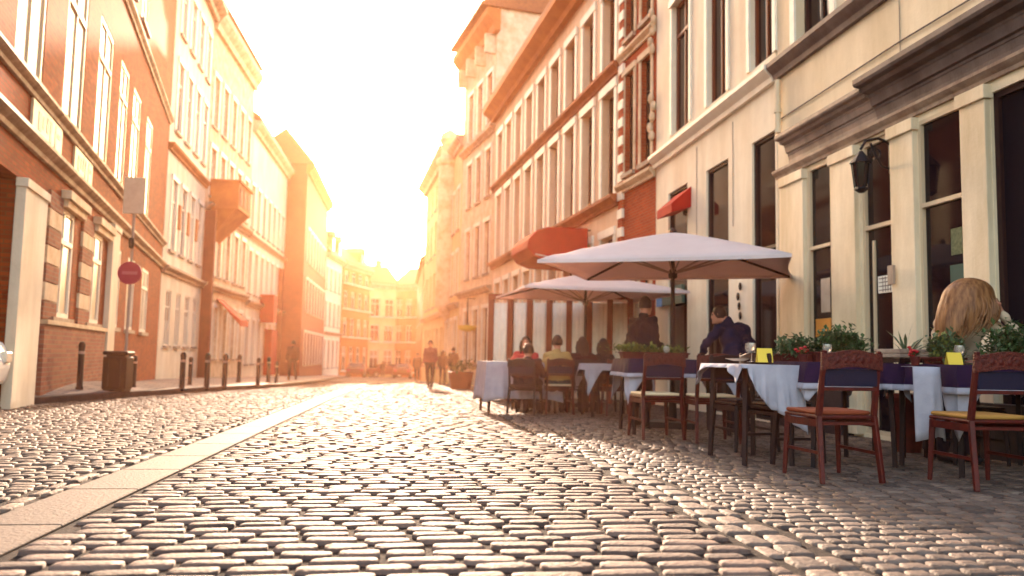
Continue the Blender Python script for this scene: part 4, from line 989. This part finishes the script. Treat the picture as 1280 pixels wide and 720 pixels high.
# ------------------------------------------------------------------ people
def capsule_mesh(caps, balls, vox):
    b = MB()
    for a, c, r1, r2 in caps:
        a = Vector(a); c = Vector(c); b.tube([a+(c-a)*f for f in (0,.33,.66,1)], [r1+(r2-r1)*f for f in (0,.33,.66,1)], 14)
        b.ball(a, r1, 12, 8); b.ball(c, r2, 12, 8)
    for c, r in balls: b.ball(c, r, 18, 12)
    me = b.mesh('tmp', M['skin']); o = bpy.data.objects.new('tmp', me); COL.objects.link(o)
    rm = o.modifiers.new('r','REMESH'); rm.mode = 'VOXEL'; rm.voxel_size = vox
    sm = o.modifiers.new('s','SMOOTH'); sm.iterations = 4; sm.factor = .5
    dg = bpy.context.evaluated_depsgraph_get(); ev = o.evaluated_get(dg); out = bpy.data.meshes.new_from_object(ev)
    bpy.data.objects.remove(o); return out
def person(loc, rz, joints, label, shirt, trousers, hair, hairmat, vox=.013, shoes=None, female=False, extra=None, group=None):
    """joints: hip, chest, neck, head(centre), per side (l/r) sh, el, ha, kn, an ; local frame faces +y"""
    J = {k: Vector(v) for k, v in joints.items()}
    t = thing('person', loc, rz, label, 'person', group)
    s = .93 if female else 1.0
    caps = []; cls = []
    def cp(a, b_, r1, r2, c): caps.append((a,b_,r1,r2)); cls.append(c)
    hip, chest, neck, head = J['hip'], J['chest'], J['neck'], J['head']
    side = (J['sh_r']-J['sh_l']).normalized()
    for k in (-1,1):
        cp(hip+side*k*.08, chest+side*k*.085, .115*s, .125*s, 1)
        cp(hip+side*k*.085, hip+side*k*.085+Vector((0,0,-.03)), .12*s, .12*s, 2)
    cp(chest, neck, .12*s, .062*s, 1); cp(neck, head, .052*s, .05*s, 0)
    for q_, k in (('l',-1),('r',1)):
        sh, el, ha, kn, an = (J[n+'_'+q_] for n in ('sh','el','ha','kn','an'))
        cp(neck*.55+sh*.45+Vector((0,0,-.04)), sh, .065*s, .062*s, 1)
        cp(sh, el, .058*s, .044*s, 1); cp(el, ha, .042*s, .028*s, 1)
        hd = (ha-el).normalized(); palm = ha+hd*.08
        cp(ha, palm, .028, .032, 0)
        sd = hd.cross(Vector((0,0,1)));  sd = sd.normalized() if sd.length > .05 else side
        for fi in range(4):
            o_ = palm+sd*(fi-1.5)*.02; ln = (.06,.07,.066,.05)[fi]; dn = (hd+Vector((0,0,-.45))).normalized()
            cp(o_, o_+dn*ln, .0095, .008, 0)
        cp(ha+hd*.03+sd*.03*k, ha+hd*.07+sd*.06*k, .012, .009, 0)
        hj = hip+side*k*.09
        cp(hj, kn, .088*s, .06*s, 2); cp(kn, an, .058*s, .042*s, 2)
        ft = J.get('toe_'+q_, an+Vector((0,.16,-.04)))
        cp(an+Vector((0,-.03,-.04)), ft, .042, .034, 3)
    fd = J['face'].normalized() if 'face' in J else Vector((0,1,0))
    fs_ = fd.cross(Vector((0,0,1))).normalized()
    hr = (.078*s,.078*s,.108*s)
    balls = [(head,hr),(head+fd*.03+Vector((0,0,-.035)),(.06,.06,.075)),(head+fd*.098+Vector((0,0,-.01)),(.014,.014,.018)),(head+fd*.088+Vector((0,0,.012)),(.011,.011,.02)),
             (head+fd*.078+Vector((0,0,-.055)),(.024,.016,.012)),(head+fd*.072+Vector((0,0,-.09)),(.022,.02,.016)),
             (head+fs_*.08,(.012,.02,.03)),(head-fs_*.08,(.012,.02,.03)),(head+fd*.07+Vector((0,0,.035)),(.045,.014,.01))]
    me = capsule_mesh(caps, balls, vox); me.name = 'body'
    n = len(me.vertices); co = np.empty(n*3, dtype=np.float32); me.vertices.foreach_get('co', co); co = co.reshape(-1,3)
    best = np.full(n, 9.0); bc = np.zeros(n, dtype=int)
    for (a, b_, r1, r2), c in zip(caps, cls):
        a = np.array(a); d = np.array(b_)-a; L2 = max(float(d@d), 1e-9)
        tt = np.clip(((co-a)@d)/L2, 0, 1); ds = np.linalg.norm(co-(a+tt[:,None]*d), axis=1)-(r1+(r2-r1)*tt)
        m_ = ds < best; best[m_] = ds[m_]; bc[m_] = c
    hd_ = np.linalg.norm((co-np.array(head))/np.array([.1,.1,.13]), axis=1); bc[hd_ < 1.05] = 0
    # clothing sits a little proud of skin
    nv = np.empty(n*3, dtype=np.float32); me.vertices.foreach_get('normal', nv); nv = nv.reshape(-1,3)
    wr = (.007*np.sin(co[:,2]*48+co[:,0]*22+3*np.sin(co[:,1]*14)) + .006*np.sin(co[:,2]*23-co[:,0]*31))*(bc == 1) + .004*np.sin(co[:,2]*45+co[:,1]*40)*(bc == 2)
    co2 = co + nv*((np.isin(bc,(1,2))*.008 + wr)[:,None]); me.vertices.foreach_set('co', co2.ravel().astype(np.float32))
    pol = np.empty(len(me.loops), dtype=np.int32); me.loops.foreach_get('vertex_index', pol)
    ls = np.empty(len(me.polygons), dtype=np.int32); me.polygons.foreach_get('loop_start', ls)
    me.materials.clear()
    for m_ in (M['skin'], shirt, trousers, shoes or M['iron']): me.materials.append(m_)
    me.polygons.foreach_set('material_index', bc[pol[ls]].astype(np.int32)); me.polygons.foreach_set('use_smooth', np.ones(len(me.polygons), dtype=bool)); me.update()
    o = bpy.data.objects.new('body', me); COL.objects.link(o); o.parent = t
    # eyes
    b = MB()
    for k in (-1,1): b.ball(head+fd*.074+fs_*k*.03+Vector((0,0,.015)), .011, 8, 6)
    b.build('eye', M['iron'], t, smooth=True)
    # hair: cap over the back and top of the head, optional length
    b = MB(); vs = []; nn, mm = 22, 12
    for j in range(mm+1):
        th = PI*.62*j/mm
        for k in range(nn):
            a = 2*PI*k/nn; dv = fd*math.cos(a)*math.sin(th)+fs_*math.sin(a)*math.sin(th); front = math.cos(a)
            thr = th if front < .2 else th*(1-.42*(front-.2)/.8)
            dv = (fd*math.cos(a)+fs_*math.sin(a))*math.sin(thr); r_ = 1.16+.04*math.sin(a*7+j)
            vs.append(head - fd*.008 + Vector((dv.x*hr[0]*r_, dv.y*hr[1]*r_, math.cos(thr)*hr[2]*(r_-.02))))
    b.add(vs, [(j*nn+k,(j+1)*nn+k,(j+1)*nn+(k+1)%nn,j*nn+(k+1)%nn) for j in range(mm) for k in range(nn)])
    if hair == 'long':
        for k in range(26):
            a = PI*.35 + (2*PI-.7*PI)*k/25; dv = fd*math.cos(a)+fs_*math.sin(a)
            p0 = head+dv*.075+Vector((0,0,.03)); p1 = head+dv*.095+Vector((0,0,-.08)); p2 = head+dv*.10-fd*.02+Vector((0,0,-.20-.03*math.sin(k*3)))
            b.tube([p0,p1,p2], [.022,.024,.008], 7)
    if hair == 'bun': b.ball(head-fd*.1+Vector((0,0,.06)), .045, 12, 8)
    o = b.build('hair', hairmat, t, smooth=True); so = o.modifiers.new('t','SOLIDIFY'); so.thickness = .008
    return t, o
def standing(h=1.0, lean=0.0, **kw):
    J = dict(hip=(0,0,.93*h), chest=(0,lean*.35,1.28*h), neck=(0,lean*.55,1.47*h), head=(0,lean*.7+.02,1.62*h),
             sh_l=(-.18,lean*.5,1.40*h), sh_r=(.18,lean*.5,1.40*h), el_l=(-.24,lean*.4-.03,1.12*h), el_r=(.24,lean*.4-.03,1.12*h),
             ha_l=(-.24,.08+lean,.90*h), ha_r=(.24,.08+lean,.90*h), kn_l=(-.1,.03,.5*h), kn_r=(.1,.03,.5*h), an_l=(-.11,0,.085), an_r=(.11,0,.085))
    J.update(kw); return J
def seated(h=1.0, lean=.05, **kw):
    J = dict(hip=(0,0,.56), chest=(0,lean*.5,.88*h), neck=(0,lean,1.07*h), head=(0,lean+.03,1.22*h),
             sh_l=(-.17,lean,1.0*h), sh_r=(.17,lean,1.0*h), el_l=(-.25,lean+.06,.76*h), el_r=(.25,lean+.06,.76*h),
             ha_l=(-.14,lean+.28,.80), ha_r=(.14,lean+.28,.80), kn_l=(-.11,.42,.52), kn_r=(.11,.42,.52), an_l=(-.12,.42,.085), an_r=(.12,.42,.085))
    J.update(kw); return J
S = dict(black=mat('black_shirt',(.006,.003,.007),.85,(.010,.005,.009),9), navy=mat('navy_shirt',(.008,.006,.02),.85,(.012,.008,.026),8), yellow=mat('yellow_shirt',(.36,.24,.09),.85,(.28,.17,.06),7),
         red=mat('red_jacket',(.35,.03,.03),.85), maroon=mat('maroon_top',(.03,.004,.006),.85), jeans=mat('dark_trousers',(.008,.004,.009),.85,(.014,.008,.014),12), pink=mat('rose_shirt',(.22,.06,.05),.85), cream=mat('beige_top',(.45,.33,.22),.85))
def at(x, d): q = W(x, d); return (q[0], q[1], gz(*q))
# waiter standing, looking down to the right
person(at(3.12, 10.55), R(-62), standing(.985, .10, face=(0,.95,-.28), ha_l=(-.16,.30,1.0), ha_r=(.16,.30,1.02), el_l=(-.25,.02,1.10), el_r=(.25,.02,1.12)),
       'waiter in black shirt standing and looking down beside the large parasol pole', S['black'], S['jeans'], 'short', M['hairdk'])
# man leaning over the table, back to the street
person(at(4.15, 9.9), R(24), standing(.93, .26, neck=(-.03,.18,1.36), head=(-.07,.27,1.45), sh_l=(-.23,.10,1.27), sh_r=(.22,.12,1.28), el_l=(-.40,.20,1.05), el_r=(.40,.14,1.04), ha_l=(-.22,.44,.84), ha_r=(.24,.40,.84), face=(-.5,.85,-.2)),
       'person in dark navy shirt leaning over, back to us, right of the waiter', S['navy'], S['jeans'], 'short', M['hairdk'])
# seated pair with dark hair
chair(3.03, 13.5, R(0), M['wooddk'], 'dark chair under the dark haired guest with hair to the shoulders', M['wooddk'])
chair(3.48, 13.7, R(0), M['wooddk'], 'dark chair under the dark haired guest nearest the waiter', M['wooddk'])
person((*at(3.03, 13.5)[:2], at(3,13.5)[2]-.05), R(8), seated(1.0,.02), 'seated guest with dark shoulder length hair and dark top, left one of the pair', S['maroon'], S['jeans'], 'long', M['hairdk'], female=True)
person((*at(3.48, 13.7)[:2], at(3,13.7)[2]-.05), R(25), seated(.99,.08), 'seated guest with long dark hair nearest the waiter', S['black'], S['jeans'], 'long', M['hairdk'], female=True)
# man in yellow shirt, back to us, with a print
pt, ph = person((*at(2.55, 13.25)[:2], at(2.5,13.2)[2]-.05), R(-6), seated(1.0,.06), 'seated man in a yellow shirt with a dark print on its back', S['yellow'], S['jeans'], 'short', M['hairdk'])
b = MB(); 
for (x, z, rx_, rz_) in ((0,.90,.03,.05),(.03,.84,.035,.03),(-.03,.83,.02,.035),(.0,.78,.04,.02)): b.ball((x,-.128,z), (rx_,.012,rz_), 10, 6)
b.build('shirt_print', M['wooddk'], pt, smooth=True)
person((*at(2.2, 14.4)[:2], at(2.2,14.4)[2]-.03), R(170), seated(1.0,.06), 'seated guest in red facing us behind the far left table', S['red'], S['jeans'], 'long', M['hairdk'], female=True)
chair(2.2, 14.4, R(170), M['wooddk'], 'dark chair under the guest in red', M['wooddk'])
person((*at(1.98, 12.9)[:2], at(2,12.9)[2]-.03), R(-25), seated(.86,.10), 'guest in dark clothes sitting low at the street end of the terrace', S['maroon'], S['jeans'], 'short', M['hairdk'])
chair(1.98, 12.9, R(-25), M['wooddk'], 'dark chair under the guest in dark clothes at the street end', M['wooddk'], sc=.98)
# walkers far down the street
person(phit(365,476), R(20), standing(.99,.03, kn_l=(-.1,.14,.5), an_l=(-.1,.2,.09), an_r=(.1,-.25,.12), kn_r=(.1,-.02,.48)), 'person in dark clothes walking on the left pavement beyond the bollards', S['maroon'], S['jeans'], 'short', M['hairdk'], vox=.02)
p = ghit(537,486); person(p, R(160), standing(1.0,.03, an_l=(-.1,.12,.09), an_r=(.1,-.16,.1)), 'pedestrian in rose shirt and dark trousers walking up the middle right of the street', S['pink'], S['jeans'], 'short', M['hairdk'], vox=.02)
p = ghit(553,481); person(p, R(10), standing(.96,.02), 'pedestrian in maroon top right of the one in the rose shirt', S['maroon'], S['jeans'], 'long', M['hairdk'], vox=.02, female=True)

for px, py, rz, sh_, lab in ((566,483,30,'black','pedestrian in black walking along the long cream building'),(521,478,170,'maroon','small dark figure walking toward us left of the rose shirt pedestrian'),(478,472,10,'black','distant dark figure at the end of the street')):
    person(ghit(px,py), R(rz), standing(.98,.02, an_l=(-.1,.12,.09), an_r=(.1,-.14,.1)), lab, S[sh_], S['jeans'], 'short', M['hairdk'], vox=.025)
# long haired woman bent over the right table
wx, wd = 4.80, 7.0
wt, wh = person((*at(wx, wd)[:2], at(wx,wd)[2]), R(172), standing(.96,.16, chest=(0,.10,1.13), neck=(.0,.20,1.28), head=(.03,.30,1.40), sh_l=(-.17,.17,1.21), sh_r=(.17,.17,1.21), face=(.25,.8,-.5), ha_l=(-.20,.36,1.30), ha_r=(.15,.50,.86), el_l=(-.36,.34,1.08), el_r=(.29,.28,.98)),
       'woman with long chestnut hair bowed over the right table', S['cream'], S['jeans'], 'short', M['hairbl'], vox=.01, female=True)
b = MB(); hc = Vector((.03,.28,1.42)); rr = random.Random(12)
na, nf = 220, 22; vs = []                     # local +x points to the photo's left here
jit = [rr.gauss(0,1) for _ in range(na)]
for q in range(nf+1):
    f = q/nf
    for k in range(na):
        a = 2*PI*k/na; left = math.cos(a); bk = math.sin(a)
        hem = .25 + .12*max(0,left) - .11*max(0,-left) + .014*jit[k] + .02*math.sin(a*9)
        if f < .42:
            th = f/.42*PI/2; r = math.sin(th); z = .155*math.cos(th)
        else:
            g = (f-.42)/.58; r = 1 + .12*math.sin(g*PI*.8) - .25*g**3*(1 if left < .3 else .4); z = -hem*g
        rip = 1 + (.010*math.sin(a*17+math.sin(f*5)*1.5) + .004*math.sin(a*57+f*5))*min(1,f*1.5) + .008*jit[k]*f*f
        sx_ = .14*max(0, f-.25)*(1 if left > -.3 else .35) - .03; R_ = .215
        r *= .92; vs.append((hc.x+R_*r*rip*left+sx_, hc.y+R_*.80*r*rip*bk+.05*max(0,f-.4), hc.z+z))
b.add(vs, [(q*na+k, q*na+(k+1)%na, (q+1)*na+(k+1)%na, (q+1)*na+k) for q in range(nf) for k in range(na)])
for k in range(240):                            # loose locks along the hem and over the surface
    a = rr.uniform(0,2*PI); left = math.cos(a); l0 = rr.uniform(-.05,.0); ph_ = rr.uniform(0,6); pts = []
    for q in range(7):
        f = q/6; rad = .205+.03*math.sin(f*PI)-.03*f*f
        sh__ = .10*f*f*(1 if left > -.3 else .3)-.03; pts.append((hc.x+rad*left+sh__+.006*math.sin(ph_+f*5), hc.y+rad*.8*math.sin(a)+.02*f, hc.z+l0-.02-(.28+.13*max(0,left)-.12*max(0,-left)+.03*math.sin(ph_))*f))
    b.tube(pts, [.002,.004,.005,.005,.004,.003,.001], 4)
b.build('loose_hair', M['hairbl'], wh, smooth=True)

# dark crates of the café and planters at the right of the far street
for i, (px, py, w, h, lab) in enumerate(((575,486,.9,.9,'dark red planter box near the long cream building, left of the white tablecloth'),)):
    p = ghit(px, py); t = thing('street_planter', p, 0, lab, 'planter', 'dark planters along the right of the street')
    b = MB(); b.add([(-w*.4,-w*.4,0),(w*.4,-w*.4,0),(w*.4,w*.4,0),(-w*.4,w*.4,0),(-w/2,-w/2,h*.7),(w/2,-w/2,h*.7),(w/2,w/2,h*.7),(-w/2,w/2,h*.7)], [(0,3,2,1),(4,5,6,7),(0,1,5,4),(1,2,6,5),(2,3,7,6),(3,0,4,7)]); b.build('tub', M['dkred'], t, bevel=.02)
    leaves((0,0,h*.72),(w*.5,w*.5,h*.35),500,.12,i+30).build('foliage', [M['leaf'],M['leaf2']], t)

# ------------------------------------------------------------------ haze, sky, sun
HZ = dict(dens=.00052, g=.76, col=(1.0,.46,.24))
b = MB(); b.box(-42, 42, -8, 150, -6.5, 28)
hz_ = b.build('haze', None); hz_.data.materials.clear()
hm = bpy.data.materials.new('warm_haze'); hm.use_nodes = True; nt = hm.node_tree
for n in list(nt.nodes):
    if n.type == 'BSDF_PRINCIPLED': nt.nodes.remove(n)
pv = nt.nodes.new('ShaderNodeVolumePrincipled'); pv.inputs['Density'].default_value = HZ['dens']; pv.inputs['Color'].default_value = (*HZ['col'],1); pv.inputs['Anisotropy'].default_value = HZ['g']
nt.links.new(pv.outputs[0], [n for n in nt.nodes if n.type == 'OUTPUT_MATERIAL'][0].inputs['Volume'])
hz_.data.materials.append(hm); tag(hz_, kind='stuff')

SUN_EL, SUN_AZ = R(11.5), R(-1.8)      # azimuth from +Y, positive towards +X
w = bpy.data.worlds.new('World'); scn.world = w; w.use_nodes = True; nt = w.node_tree; N = nt.nodes; L = nt.links
bg = N['Background']; sky = N.new('ShaderNodeTexSky'); sky.sky_type = 'NISHITA'; sky.sun_disc = False
sky.sun_elevation = SUN_EL; sky.sun_rotation = SUN_AZ; sky.altitude = 50; sky.air_density = 1.0; sky.dust_density = 4.0; sky.ozone_density = 1.0
mx = N.new('ShaderNodeMix'); mx.data_type = 'RGBA'; mx.blend_type = 'MULTIPLY'; mx.inputs['Factor'].default_value = 1; mx.inputs['B'].default_value = (1.0,.86,.74,1)
L.new(sky.outputs[0], mx.inputs['A']); L.new(mx.outputs['Result'], bg.inputs['Color']); bg.inputs['Strength'].default_value = .15
sl = bpy.data.lights.new('sun', 'SUN'); sl.energy = 2.0; sl.angle = R(.6); sl.color = (1,.74,.54)
so_ = bpy.data.objects.new('sun', sl); COL.objects.link(so_)
sd = Vector((math.sin(SUN_AZ)*math.cos(SUN_EL), math.cos(SUN_AZ)*math.cos(SUN_EL), math.sin(SUN_EL)))
so_.rotation_euler = sd.to_track_quat('Z','Y').to_euler()

scn.render.engine = 'CYCLES'; c = scn.cycles; c.use_denoising = True
try: c.denoiser = 'OPENIMAGEDENOISE'
except Exception: pass
c.max_bounces = 6; c.diffuse_bounces = 3; c.glossy_bounces = 3; c.transmission_bounces = 4; c.volume_bounces = 0; c.sample_clamp_indirect = 6
c.volume_step_rate = 5
vs_ = scn.view_settings; vs_.view_transform = 'Standard'; vs_.look = 'None'; vs_.exposure = 3.55; vs_.gamma = 1.0
